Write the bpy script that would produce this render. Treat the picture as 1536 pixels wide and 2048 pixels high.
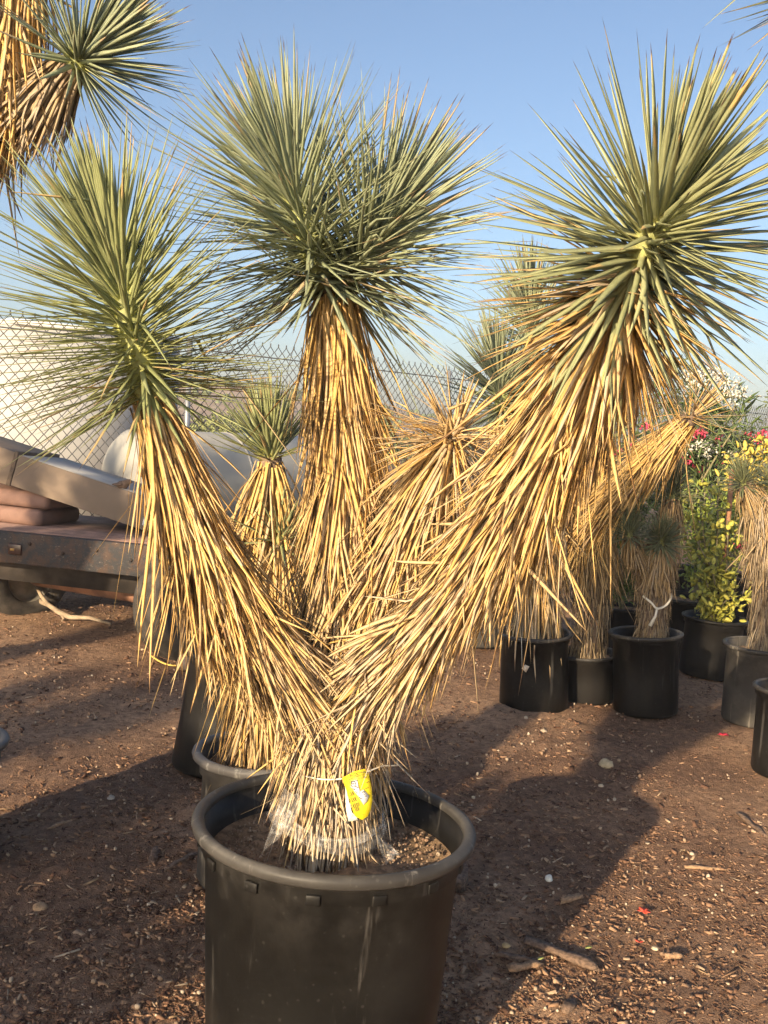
import bpy, math, random
import numpy as np
from mathutils import Vector, Matrix, Euler, noise

for o in list(bpy.data.objects):
    bpy.data.objects.remove(o)
R = math.radians
SC = bpy.context.scene
COL = SC.collection
rs = np.random.RandomState(7)
random.seed(7)

# ------------------------------------------------------------------ camera
FPX = 2000.0                       # focal length in photograph pixels (2048 tall)
CAMZ = 1.5
cam_d = bpy.data.cameras.new('camera')
cam = bpy.data.objects.new('camera', cam_d)
COL.objects.link(cam)
cam_d.sensor_fit = 'VERTICAL'
cam_d.sensor_height = 36.0
cam_d.lens = 36.0 * FPX / 2048
cam_d.clip_end = 3000
cam_d.clip_start = 0.05
CR = Matrix.Rotation(R(90 - 5.0), 4, 'X') @ Matrix.Rotation(R(3.2), 4, 'Z')
cam.matrix_world = Matrix.Translation((0, 0, CAMZ)) @ CR
SC.camera = cam

# ------------------------------------------------------------------ sky, sun, exposure
SUN_EL, SUN_BACK = 16.5, 28.0      # elevation; degrees left of straight behind the camera
sdir = Vector((-math.sin(R(SUN_BACK)) * math.cos(R(SUN_EL)), -math.cos(R(SUN_BACK)) * math.cos(R(SUN_EL)), math.sin(R(SUN_EL))))
W = bpy.data.worlds.new('World')
SC.world = W
W.use_nodes = True
nt = W.node_tree
nt.nodes.clear()
sky = nt.nodes.new('ShaderNodeTexSky')
sky.sky_type = 'NISHITA'
sky.sun_disc = False
sky.sun_elevation = R(SUN_EL)
sky.sun_rotation = R(180 + SUN_BACK)
sky.air_density = 0.85
sky.dust_density = 2.2
sky.ozone_density = 2.0
bg = nt.nodes.new('ShaderNodeBackground')
bg.inputs['Strength'].default_value = 0.112
out = nt.nodes.new('ShaderNodeOutputWorld')
nt.links.new(sky.outputs[0], bg.inputs[0])
nt.links.new(bg.outputs[0], out.inputs[0])
sl = bpy.data.lights.new('sun', 'SUN')
sl.energy = 5.0
sl.angle = R(0.7)
sl.color = (1.0, 0.79, 0.52)
sun = bpy.data.objects.new('sun', sl)
COL.objects.link(sun)
sun.rotation_euler = sdir.to_track_quat('Z', 'Y').to_euler()
SC.view_settings.view_transform = 'Standard'
SC.view_settings.look = 'None'
SC.view_settings.exposure = 0.86
SC.view_settings.gamma = 1.0
cy = SC.cycles
cy.use_adaptive_sampling = True; cy.adaptive_threshold = 0.03
cy.max_bounces = 5; cy.diffuse_bounces = 2; cy.glossy_bounces = 2; cy.transmission_bounces = 2; cy.volume_bounces = 0; cy.transparent_max_bounces = 8

# ------------------------------------------------------------------ helpers
def at(px, py, depth):
    """world point seen at photograph pixel (px, py) at world Y = depth"""
    d = CR.to_3x3() @ Vector(((px - 768) / FPX, -(py - 1024) / FPX, -1))
    k = depth / d.y
    return Vector((d.x * k, depth, CAMZ + d.z * k))

def on_ground(px, py, z=0.0):
    d = CR.to_3x3() @ Vector(((px - 768) / FPX, -(py - 1024) / FPX, -1))
    k = (z - CAMZ) / d.z
    return Vector((d.x * k, d.y * k, z))

def A(v): return np.array(v, dtype=float)
def nz(v): return v / np.maximum(np.linalg.norm(v, axis=-1, keepdims=True), 1e-9)

def mesh_np(name, V, F, mat, lf=None, smooth=False):
    """V (n,3); F list of int arrays (m,k)"""
    me = bpy.data.meshes.new(name)
    V = np.asarray(V, dtype=np.float32)
    if not isinstance(F, (list, tuple)): F = [F]
    F = [np.asarray(f, dtype=np.int32) for f in F if len(f)]
    me.vertices.add(len(V))
    me.vertices.foreach_set('co', V.ravel())
    loops = np.concatenate([f.ravel() for f in F])
    sizes = np.concatenate([np.full(len(f), f.shape[1], dtype=np.int32) for f in F])
    starts = np.concatenate([[0], np.cumsum(sizes)[:-1]]).astype(np.int32)
    me.loops.add(len(loops))
    me.loops.foreach_set('vertex_index', loops)
    me.polygons.add(len(sizes))
    me.polygons.foreach_set('loop_start', starts)
    me.polygons.foreach_set('loop_total', sizes)
    if smooth: me.polygons.foreach_set('use_smooth', np.ones(len(sizes), dtype=bool))
    if lf is not None:
        at_ = me.attributes.new('lf', 'FLOAT_COLOR', 'POINT')
        at_.data.foreach_set('color', np.asarray(lf, dtype=np.float32).ravel())
    me.update(calc_edges=True)
    if mat: me.materials.append(mat)
    return me

def link(name, me, parent=None, loc=None, rot=None):
    o = bpy.data.objects.new(name, me)
    COL.objects.link(o)
    if parent: o.parent = parent
    if loc is not None: o.location = loc
    if rot is not None: o.rotation_euler = rot
    return o

def tag(o, label=None, cat=None, group=None, kind=None):
    if label: o['label'] = label
    if cat: o['category'] = cat
    if group: o['group'] = group
    if kind: o['kind'] = kind
    return o

def empty(name, loc, label, cat, group=None, rot=None):
    o = bpy.data.objects.new(name, None)
    COL.objects.link(o)
    o.location = loc
    o.empty_display_size = 0.1
    if rot is not None: o.rotation_euler = rot
    return tag(o, label, cat, group)

class MB:
    """collects verts / faces (ngon groups by size)"""
    def __init__(s): s.v = []; s.f = {}; s.n = 0
    def add(s, V, faces):
        V = [tuple(v) for v in V]
        for f in faces: s.f.setdefault(len(f), []).append([i + s.n for i in f])
        s.v += V; s.n += len(V)
        return s
    def box(s, c, size, rot=None, taper=1.0):
        x, y, z = [q / 2 for q in size]
        P = [Vector((sx * x * (taper if sz > 0 else 1), sy * y * (taper if sz > 0 else 1), sz * z)) for sz in (-1, 1) for sy in (-1, 1) for sx in (-1, 1)]
        if rot is not None: P = [rot @ p for p in P]
        P = [p + Vector(c) for p in P]
        return s.add(P, [(0, 2, 3, 1), (4, 5, 7, 6), (0, 1, 5, 4), (2, 6, 7, 3), (0, 4, 6, 2), (1, 3, 7, 5)])
    def hexa(s, P):
        return s.add(P, [(0, 3, 2, 1), (4, 5, 6, 7), (0, 1, 5, 4), (1, 2, 6, 5), (2, 3, 7, 6), (3, 0, 4, 7)])
    def tube(s, pts, rad, seg=8, cap=True, jit=0.0):
        P = [Vector(p) for p in pts]
        if not hasattr(rad, '__len__'): rad = [rad] * len(P)
        ref = Vector((0.13, 0.2, 0.97))
        V = []; F = []
        for i, p in enumerate(P):
            t = (P[min(i + 1, len(P) - 1)] - P[max(i - 1, 0)]).normalized()
            if abs(t.dot(ref)) > 0.97: ref = Vector((0.97, 0.2, 0.1))
            u = t.cross(ref).normalized(); w = t.cross(u)
            ref = -u.cross(t) if False else ref
            for k in range(seg):
                a = 2 * math.pi * k / seg
                r = rad[i] * (1 + random.uniform(-jit, jit))
                V.append(p + (u * math.cos(a) + w * math.sin(a)) * r)
        for i in range(len(P) - 1):
            for k in range(seg):
                a, b = i * seg + k, i * seg + (k + 1) % seg
                F.append((a, b, b + seg, a + seg))
        if cap:
            F.append(tuple(range(seg))[::-1]); F.append(tuple((len(P) - 1) * seg + k for k in range(seg)))
        return s.add(V, F)
    def lathe(s, prof, seg=48, M=None, wob=None, close=False):
        V = []; F = []
        for i, (r, z) in enumerate(prof):
            for k in range(seg):
                a = 2 * math.pi * k / seg
                q = r * (1 + (wob(a) if wob else 0))
                p = Vector((q * math.cos(a), q * math.sin(a), z))
                V.append(M @ p if M is not None else p)
        n = len(prof)
        for i in range(n if close else n - 1):
            j = (i + 1) % n
            for k in range(seg):
                k2 = (k + 1) % seg
                F.append((i * seg + k, i * seg + k2, j * seg + k2, j * seg + k))
        return s.add(V, F)
    def mesh(s, name, mat, smooth=False):
        return mesh_np(name, s.v, [np.array(f) for f in s.f.values()], mat, smooth=smooth)
    def obj(s, name, mat, parent=None, smooth=False, loc=None, rot=None):
        return link(name, s.mesh(name, mat, smooth), parent, loc, rot)

def bevel(o, w, seg=2):
    m = o.modifiers.new('bevel', 'BEVEL'); m.width = w; m.segments = seg; m.limit_method = 'ANGLE'
    return o

# ------------------------------------------------------------------ materials
def new_mat(name):
    m = bpy.data.materials.new(name); m.use_nodes = True
    t = m.node_tree; t.nodes.clear()
    o = t.nodes.new('ShaderNodeOutputMaterial'); b = t.nodes.new('ShaderNodeBsdfPrincipled')
    t.links.new(b.outputs[0], o.inputs[0])
    return m, t, b
def nd(t, typ, **kw):
    n = t.nodes.new(typ)
    for k, v in kw.items():
        if k.startswith('i_'):
            key = k[2:]
            key = int(key) if key.isdigit() else key.replace('_', ' ')
            if hasattr(v, 'is_linked') or isinstance(v, bpy.types.NodeSocket): t.links.new(v, n.inputs[key])
            else: n.inputs[key].default_value = v
        else: setattr(n, k, v)
    return n
def mixc(t, fac, a, b, blend='MIX'):
    n = t.nodes.new('ShaderNodeMix'); n.data_type = 'RGBA'; n.blend_type = blend
    for s, v in ((n.inputs[0], fac), (n.inputs[6], a), (n.inputs[7], b)):
        if isinstance(v, bpy.types.NodeSocket): t.links.new(v, s)
        elif isinstance(v, (tuple, list)): s.default_value = (*v[:3], 1)
        else: s.default_value = v
    return n.outputs[2]
def mth(t, op, a, b=0.0, c=None, clamp=False):
    n = t.nodes.new('ShaderNodeMath'); n.operation = op; n.use_clamp = clamp
    for i, v in enumerate((a, b, c)):
        if v is None: continue
        if isinstance(v, bpy.types.NodeSocket): t.links.new(v, n.inputs[i])
        else: n.inputs[i].default_value = v
    return n.outputs[0]
def sstep(t, v, lo, hi):
    n = nd(t, 'ShaderNodeMapRange', interpolation_type='SMOOTHSTEP')
    t.links.new(v, n.inputs[0]); n.inputs[1].default_value = lo; n.inputs[2].default_value = hi
    return n.outputs[0]
def noise_n(t, scale, detail=3, rough=0.55, coord='Object', stretch=None):
    tc = nd(t, 'ShaderNodeTexCoord')
    v = tc.outputs[coord]
    if stretch:
        mp = nd(t, 'ShaderNodeMapping'); t.links.new(v, mp.inputs[0]); mp.inputs['Scale'].default_value = stretch; v = mp.outputs[0]
    n = nd(t, 'ShaderNodeTexNoise', i_Scale=scale, i_Detail=detail, i_Roughness=rough)
    t.links.new(v, n.inputs['Vector'])
    return n.outputs[0]
def bump(t, b, h, strength=0.3, dist=0.01):
    n = nd(t, 'ShaderNodeBump', i_Strength=strength, i_Distance=dist)
    t.links.new(h, n.inputs['Height']); t.links.new(n.outputs[0], b.inputs['Normal'])
def plain(name, col, rough=0.6, var=0.25, scale=8.0, metal=0.0, bmp=0.15, coat=0.0):
    m, t, b = new_mat(name)
    n = noise_n(t, scale, 5)
    c = mixc(t, sstep(t, n, 0.3, 0.7), [q * (1 - var) for q in col], [min(1, q * (1 + var)) for q in col])
    t.links.new(c, b.inputs['Base Color'])
    b.inputs['Roughness'].default_value = rough; b.inputs['Metallic'].default_value = metal
    if bmp: bump(t, b, noise_n(t, scale * 6, 4), bmp, 0.004)
    return m

def leaf_mat(name, base_c, mid1, mid2, tip_c, tip_at=0.93, dead_c=None, trans=0.0):
    m, t, b = new_mat(name)
    a = nd(t, 'ShaderNodeAttribute', attribute_name='lf')
    s = nd(t, 'ShaderNodeSeparateColor'); t.links.new(a.outputs['Color'], s.inputs[0])
    tt, rr, ag = s.outputs[0], s.outputs[1], s.outputs[2]
    c = mixc(t, rr, mid1, mid2)
    n = noise_n(t, 30, 3)
    c = mixc(t, mth(t, 'MULTIPLY', sstep(t, n, 0.35, 0.7), 0.35), c, [q * 0.7 for q in mid1])
    c = mixc(t, sstep(t, tt, 0.10, 0.0), c, base_c)
    if dead_c:   # individual leaves drying from the tip
        lim = mth(t, 'SUBTRACT', 1.12, mth(t, 'MULTIPLY', mth(t, 'POWER', ag, 4), 1.0))
        c = mixc(t, sstep(t, mth(t, 'SUBTRACT', tt, lim), -0.02, 0.05), c, dead_c)
    lim = mth(t, 'ADD', tip_at - 0.04, mth(t, 'MULTIPLY', rr, 0.06))
    c = mixc(t, sstep(t, mth(t, 'SUBTRACT', tt, lim), -0.01, 0.03), c, tip_c)
    t.links.new(c, b.inputs['Base Color'])
    b.inputs['Roughness'].default_value = 0.5
    b.inputs['Specular IOR Level'].default_value = 0.35
    return m
def dead_mat(name, c1, c2, grey, spot):
    m, t, b = new_mat(name)
    a = nd(t, 'ShaderNodeAttribute', attribute_name='lf')
    s = nd(t, 'ShaderNodeSeparateColor'); t.links.new(a.outputs['Color'], s.inputs[0])
    tt, rr, ag = s.outputs[0], s.outputs[1], s.outputs[2]
    c = mixc(t, rr, c1, c2)
    c = mixc(t, ag, c, grey)
    n = noise_n(t, 26, 4, 0.6)
    c = mixc(t, mth(t, 'MULTIPLY', sstep(t, n, 0.56, 0.70), 0.75), c, spot)
    n2 = noise_n(t, 110, 2, 0.5)
    c = mixc(t, mth(t, 'MULTIPLY', sstep(t, n2, 0.4, 0.75), 0.25), c, [q * 0.6 for q in c1])
    lim = mth(t, 'ADD', 0.84, mth(t, 'MULTIPLY', rr, 0.2))
    c = mixc(t, mth(t, 'MULTIPLY', sstep(t, mth(t, 'SUBTRACT', tt, lim), -0.02, 0.05), 0.8), c, spot)
    t.links.new(c, b.inputs['Base Color'])
    b.inputs['Roughness'].default_value = 0.6
    b.inputs['Specular IOR Level'].default_value = 0.25
    return m

M = {}
M['green'] = leaf_mat('yucca_leaf_green', (0.48, 0.48, 0.15), (0.25, 0.275, 0.12), (0.345, 0.37, 0.18), (0.07, 0.045, 0.03), 0.95, (0.45, 0.33, 0.16))
M['blue'] = leaf_mat('yucca_leaf_blue_green', (0.46, 0.47, 0.18), (0.25, 0.285, 0.165), (0.36, 0.395, 0.26), (0.10, 0.06, 0.04), 0.94, (0.42, 0.33, 0.2))
M['olive'] = leaf_mat('yucca_leaf_olive', (0.44, 0.42, 0.17), (0.26, 0.28, 0.14), (0.37, 0.38, 0.20), (0.09, 0.05, 0.03), 0.94, (0.52, 0.37, 0.15))
M['darkgreen'] = leaf_mat('young_yucca_leaf', (0.28, 0.28, 0.12), (0.15, 0.17, 0.09), (0.24, 0.26, 0.14), (0.12, 0.08, 0.05), 0.95, (0.35, 0.27, 0.15))
M['dead'] = dead_mat('dry_yucca_leaf', (0.52, 0.30, 0.09), (0.76, 0.51, 0.18), (0.50, 0.43, 0.33), (0.14, 0.07, 0.035))
M['deadbrown'] = dead_mat('dry_yucca_leaf_brown', (0.36, 0.24, 0.11), (0.48, 0.34, 0.17), (0.36, 0.31, 0.25), (0.12, 0.07, 0.04))
M['stem'] = plain('yucca_growing_stem', (0.30, 0.32, 0.12), 0.6, 0.3, 40, bmp=0.3)
M['trunk'] = plain('yucca_bark', (0.17, 0.12, 0.085), 0.9, 0.5, 18, bmp=0.9)

def pot_mat(name, dust, amt, base=0.012):
    m, t, b = new_mat(name)
    n1 = noise_n(t, 3.5, 6, 0.65)
    n2 = noise_n(t, 9.0, 4, 0.65, stretch=(3, 3, 0.18))       # runs of dried water
    n3 = noise_n(t, 55, 3, 0.6)
    tc = nd(t, 'ShaderNodeTexCoord'); sx = nd(t, 'ShaderNodeSeparateXYZ'); t.links.new(tc.outputs['Generated'], sx.inputs[0])
    vo = nd(t, 'ShaderNodeTexVoronoi', i_Scale=42.0); t.links.new(tc.outputs['Object'], vo.inputs['Vector'])
    top = sstep(t, sx.outputs[2], 0.66, 0.9)
    f = mth(t, 'MULTIPLY', sstep(t, n1, 0.40, 0.72), mth(t, 'ADD', 0.35, mth(t, 'MULTIPLY', top, 0.65)))
    f = mth(t, 'ADD', mth(t, 'MULTIPLY', f, 0.6), mth(t, 'MULTIPLY', sstep(t, n2, 0.58, 0.70), 0.9))
    f = mth(t, 'MULTIPLY', f, mth(t, 'ADD', 0.5, n3))
    f = mth(t, 'MULTIPLY', f, amt)
    spk = mth(t, 'MULTIPLY', sstep(t, vo.outputs['Distance'], 0.2, 0.1), sstep(t, n3, 0.45, 0.56))
    f = mth(t, 'ADD', f, mth(t, 'MULTIPLY', spk, 0.14 * (amt ** 0.5)))
    f = mth(t, 'ADD', f, 0.05 * amt, clamp=True)
    c = mixc(t, f, (base, base * 0.93, base * 0.9), dust)
    t.links.new(c, b.inputs['Base Color'])
    r = mth(t, 'ADD', 0.46, mth(t, 'MULTIPLY', f, 0.5))
    t.links.new(r, b.inputs['Roughness']); b.inputs['Specular IOR Level'].default_value = 0.25
    bump(t, b, noise_n(t, 14, 4), 0.12, 0.01)
    return m
M['pot'] = pot_mat('black_plastic_dusty', (0.30, 0.28, 0.26), 0.17, 0.0035)
M['potrim'] = pot_mat('black_plastic_rim', (0.30, 0.28, 0.25), 0.5, 0.035)
M['potgrey'] = pot_mat('grey_faded_plastic', (0.22, 0.20, 0.17), 0.95, 0.04)
M['potdark'] = pot_mat('black_plastic_clean', (0.10, 0.08, 0.06), 0.22)
M['potfaded'] = pot_mat('sun_faded_plastic', (0.34, 0.33, 0.30), 0.9, 0.11)
M['soil'] = plain('potting_soil', (0.26, 0.17, 0.10), 0.95, 0.5, 40, bmp=1.0)

# ------------------------------------------------------------------ ground
def gz(x, y):
    return (0.005 * np.sin(13 * x + 3 * np.sin(5 * y)) * np.sin(11 * y + 2 * np.sin(7 * x)) + 0.012 * np.sin(1.7 * x + 0.6) * np.sin(1.3 * y + 1.1) + 0.006 * np.sin(5.1 * x + 2 * y) + 0.004 * np.sin(9.3 * y - 4.1 * x))
def axis(lim, fine, near):
    v = [0.0]; s = fine
    while v[-1] < lim:
        v.append(v[-1] + s)
        if v[-1] > near: s *= 1.25
    return v
ax = axis(900, 0.05, 3.0); gx = np.array(sorted([-q for q in ax[1:]] + ax))
ay = axis(900, 0.05, 8.0); gy = np.array(sorted([-q for q in axis(300, 0.4, 4)[1:]] + ay))
X, Y = np.meshgrid(gx, gy)
Z = gz(X, Y)
nearm = (np.abs(X) < 6) & (Y > -1) & (Y < 14)
rz = rs.normal(0, 1, X.shape); Z = np.where(nearm, Z + rz * 0.0035, np.where(np.hypot(X, Y) > 30, -0.01, Z))
V = np.stack([X, Y, Z], -1).reshape(-1, 3)
ny, nx = X.shape
idx = np.arange(ny * nx).reshape(ny, nx)
F = np.stack([idx[:-1, :-1], idx[:-1, 1:], idx[1:, 1:], idx[1:, :-1]], -1).reshape(-1, 4)
m, t, b = new_mat('mulch_dirt')
n1 = noise_n(t, 0.55, 5, 0.6); n2 = noise_n(t, 28, 6, 0.7); n3 = noise_n(t, 150, 4, 0.7)
c = mixc(t, sstep(t, n1, 0.40, 0.62), (0.28, 0.165, 0.105), (0.54, 0.34, 0.21))
c = mixc(t, sstep(t, n2, 0.35, 0.68), mixc(t, 0.55, c, (0.05, 0.03, 0.025)), c)
c = mixc(t, mth(t, 'MULTIPLY', sstep(t, n3, 0.55, 0.75), 0.6), c, (0.36, 0.25, 0.17))
t.links.new(c, b.inputs['Base Color']); b.inputs['Roughness'].default_value = 0.95; b.inputs['Specular IOR Level'].default_value = 0.15
bump(t, b, mth(t, 'ADD', n2, mth(t, 'MULTIPLY', n3, 0.6)), 0.8, 0.02)
tag(link('ground', mesh_np('ground', V, F, m, smooth=True)), kind='structure')

# ------------------------------------------------------------------ blades
TS = A([0, 0.08, 0.25, 0.5, 0.75, 0.92, 1.0])
WP = A([1.15, 1.0, 0.98, 0.84, 0.55, 0.22, 0.02])
WP_DEAD = A([1.0, 1.0, 1.0, 0.95, 0.78, 0.42, 0.04])
TSO = A([0, 0.12, 0.35, 0.62, 0.85, 1.0]); WPO = A([0.12, 0.55, 1.0, 0.95, 0.6, 0.08])
WPL = A([0.25, 0.75, 1.0, 0.8, 0.42, 0.04])

def blades(base, d, nrm, bend, L, Wd, age, ts=TS, wp=WP, kink=None, keel=0.45, up=0.12):
    N = len(base); T = len(ts)
    L = np.asarray(L, float); Wd = np.asarray(Wd, float)
    d = nz(d)
    t = ts[None, :, None]
    C = base[:, None] + d[:, None] * L[:, None, None] * t + bend[:, None] * L[:, None, None] * t ** 2
    tan = d[:, None] + 2 * bend[:, None] * t
    if kink is not None:
        tk, kd = kink
        C = C + kd[:, None] * L[:, None, None] * np.maximum(0, t - tk[:, None, None])
        tan = tan + kd[:, None] * (t > tk[:, None, None])
    tan = nz(tan)
    side = nz(np.cross(tan, np.broadcast_to(nrm[:, None], tan.shape)))
    n2 = np.cross(side, tan)
    w = (Wd[:, None] * wp[None] / 2)[..., None]
    P = np.stack([C + side * w + n2 * w * up, C + n2 * w * 0.02, C - side * w + n2 * w * up, C - n2 * w * keel], 2)
    lf = np.zeros((N, T, 4, 4))
    lf[..., 0] = ts[None, :, None]
    lf[..., 1] = rs.rand(N)[:, None, None]
    lf[..., 2] = age[:, None, None]
    lf[..., 3] = 1
    return P.reshape(N, T * 4, 3), lf.reshape(N, T * 4, 4)
def blade_faces(T):
    F = []
    for i in range(T - 1):
        for k in range(4):
            a, b_ = i * 4 + k, i * 4 + (k + 1) % 4
            F.append((a, b_, b_ + 4, a + 4))
    return np.array(F)
def emit(P, lf, T, mat, root, origin, k, score, one, many):
    """k best-seen blades become objects of their own, the rest one joined part"""
    F = blade_faces(T)
    P = P - A(origin)
    order = np.argsort(-score)
    k = min(k, len(P))
    for i in order[:k]:
        c = P[i].mean(0)
        link(one, mesh_np(one, P[i] - c, F, mat, lf[i]), root, Vector(c))
    rest = order[k:]
    if len(rest):
        V = P[rest].reshape(-1, 3)
        FF = (F[None] + (np.arange(len(rest)) * P.shape[1])[:, None, None]).reshape(-1, 4)
        tag(link(many, mesh_np(many, V, FF, mat, lf[rest].reshape(-1, 4)), root), kind='stuff')
CAMP = A([0, 0, CAMZ])

def spline(pts, n):
    P = A(pts); m = len(P)
    if m == 2: return P[0] + (P[1] - P[0]) * np.linspace(0, 1, n)[:, None]
    out_ = []
    for q in np.linspace(0, m - 1 - 1e-6, n):
        i = int(q); f = q - i
        p0, p1, p2, p3 = P[max(i - 1, 0)], P[i], P[min(i + 1, m - 1)], P[min(i + 2, m - 1)]
        out_.append(0.5 * (2 * p1 + (p2 - p0) * f + (2 * p0 - 5 * p1 + 4 * p2 - p3) * f * f + (3 * p1 - p0 - 3 * p2 + p3) * f ** 3))
    return A(out_)
def perp(u):
    ref = np.where(np.abs(u[:, 2:3]) > 0.9, A([[1.0, 0.1, 0]]), A([[0, 0.1, 1.0]]))
    a = nz(np.cross(u, ref)); return a, np.cross(u, a)

def skirt(path, r0, r1, n, L, Wd, s0=0.0, s1=1.0, flare=0.22, grav=0.25, grey0=0.0, grey1=0.0, wild=0.12, Lvar=0.25):
    """dead leaves lying back along a branch"""
    P = spline(path, 60); U = nz(np.gradient(P, axis=0))
    s = s0 + (s1 - s0) * rs.rand(n)
    fi = s * 59; i = np.clip(fi.astype(int), 0, 58); f = (fi - i)[:, None]
    c = P[i] * (1 - f) + P[i + 1] * f; u = nz(U[i] * (1 - f) + U[i + 1] * f)
    a, b_ = perp(u); th = rs.rand(n) * 2 * math.pi
    n_ = a * np.cos(th)[:, None] + b_ * np.sin(th)[:, None]
    r = (r0 + (r1 - r0) * s) * (0.85 + 0.5 * rs.rand(n))
    base = c + n_ * r[:, None]
    fl = flare * (0.5 + rs.rand(n)); w = rs.rand(n) < wild
    fl = np.where(w, fl + rs.rand(n) * 0.6, fl)
    gr = grav * (0.6 + 0.8 * rs.rand(n))
    d = -u + n_ * fl[:, None] + A([0, 0, -1]) * gr[:, None] + rs.normal(0, 0.10, (n, 3)) + np.where(w, 1, 0)[:, None] * rs.normal(0, 0.17, (n, 3))
    d = nz(d)
    # do not dive into the core: keep an outward component
    o = (d * n_).sum(1, keepdims=True); d = nz(d + n_ * np.maximum(0, 0.05 - o) * 1.0)
    bend = -n_ * (fl * 0.35)[:, None] + A([0, 0, -0.05]) + rs.normal(0, 0.065, (n, 3))
    bend = np.where((n_[:, 2:3] < -0.3), A([0, 0, -0.06]) + rs.normal(0, 0.05, (n, 3)), bend)
    Ls = L * (1 + rs.uniform(-Lvar, Lvar, n)); Ws = Wd * rs.uniform(0.65, 1.2, n)
    kk = rs.rand(n) < 0.10
    kink = (rs.uniform(0.35, 0.75, n), np.where(kk[:, None], rs.normal(0, 0.45, (n, 3)) + A([0, 0, -0.5]), 0))
    g = np.clip(grey0 + (grey1 - grey0) * s + np.abs(rs.normal(0, 0.22, n)) * np.sign(rs.rand(n) - 0.35), 0, 1)
    # face of blade turned outwards with some roll
    nn = nz(n_ + rs.normal(0, 0.22, (n, 3)))
    B, lf = blades(base, d, nn, bend, Ls, Ws, g, wp=WP_DEAD, kink=kink, keel=0.10, up=0.06)
    tocam = nz(CAMP - c)
    sc = (n_ * tocam).sum(1) + rs.rand(n) * 0.5 + (r / r.max()) * 0.6
    return B, lf, sc

def rosette(p0, p1, n, L, Wd, ang0=115, ang1=6, up=0.06, jit=8, age_hi=1.0, pw=0.8, Ltop=0.8):
    p0, p1 = A(p0), A(p1); u = nz((p1 - p0)[None])
    a, b_ = perp(u); k = np.arange(n); s = (k + 0.5) / n
    th = k * 2.39996 + rs.normal(0, 0.12, n)
    ra = a * np.cos(th)[:, None] + b_ * np.sin(th)[:, None]
    ang = np.radians(ang0 + (ang1 - ang0) * s ** pw + rs.normal(0, jit, n))
    d = u * np.cos(ang)[:, None] + ra * np.sin(ang)[:, None]
    rad = 0.035 * (1 - 0.75 * s)
    base = p0 + (p1 - p0) * s[:, None] + ra * rad[:, None]
    nrm = nz(u - d * (d * u).sum(1, keepdims=True))
    bend = u * up * (rs.rand(n)[:, None] * 1.4) + A([0, 0, -0.025]) + rs.normal(0, 0.02, (n, 3))
    Ls = L * (1 + rs.uniform(-0.26, 0.14, n)) * np.where(s > 0.75, 1 - (1 - Ltop) * (s - 0.75) / 0.25, 1.0)
    age = rs.rand(n) * np.where(s < 0.2, 1.0, 0.85) * age_hi
    kk = rs.rand(n) < 0.05
    kink = (rs.uniform(0.4, 0.85, n), np.where(kk[:, None], rs.normal(0, 0.35, (n, 3)) + A([0, 0, -0.45]), 0))
    B, lf = blades(base, d, nrm, bend, Ls, Wd * rs.uniform(0.8, 1.15, n), age, kink=kink)
    tocam = nz(CAMP - base)
    sc = (d * tocam).sum(1) * 0.6 + rs.rand(n) * 0.7 + 0.3 * s
    return B, lf, sc

def yucca(label, base, branches, heads, n_leaf=100, n_dead=100, group=None, name='yucca_tree', cat='yucca'):
    base = A(base)
    root = empty(name, Vector(base), label, cat, group)
    for i, br in enumerate(branches):
        P = spline(br['path'], 26); mb = MB()
        rr = np.linspace(br['r0'], br['r1'], 26)
        mb.tube([Vector(p - base) for p in P], list(rr), 12, True, 0.08)
        mb.obj('trunk' if i == 0 else 'branch', M['trunk'], root, True)
    T = len(TS)
    groups = {}
    for br in branches:
        for sk in br.get('skirts', []):
            sk = dict(sk); mt = sk.pop('mat', 'dead')
            r = skirt(br['path'], br['r0'] * 1.02, br['r1'] * 1.02, **sk)
            groups.setdefault(('dead', mt), []).append(r)
    for h in heads:
        h = dict(h); mt = h.pop('mat', 'green')
        p0_, p1_ = Vector(h['p0']), Vector(h['p1'])
        MB().tube([p0_ - (p1_ - p0_) * 0.1 - Vector(base), p0_ - Vector(base), p0_.lerp(p1_, 0.6) - Vector(base), p1_ - Vector(base)], [0.036, 0.036, 0.028, 0.008] if h['L'] > 0.25 else [0.018, 0.018, 0.014, 0.006], 10).obj('stem', M['stem'] if not mt.startswith('dead') else M['trunk'], root, True)
        r = rosette(**h)
        kind = 'dead' if mt.startswith('dead') else 'live'
        groups.setdefault((kind, mt), []).append(r)
    for (kind, mt), L in groups.items():
        tot = sum(len(r[0]) for g_, rr_ in groups.items() if g_[0] == kind for r in rr_)
        B = np.concatenate([r[0] for r in L]); lf = np.concatenate([r[1] for r in L]); sc = np.concatenate([r[2] for r in L])
        k = int((n_dead if kind == 'dead' else n_leaf) * len(B) / tot)
        emit(B, lf, T, M[mt], root, base, k, sc, 'dead_leaf' if kind == 'dead' else 'leaf', 'dead_leaf_skirt' if kind == 'dead' else 'leaf_rosette')
    return root

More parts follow.
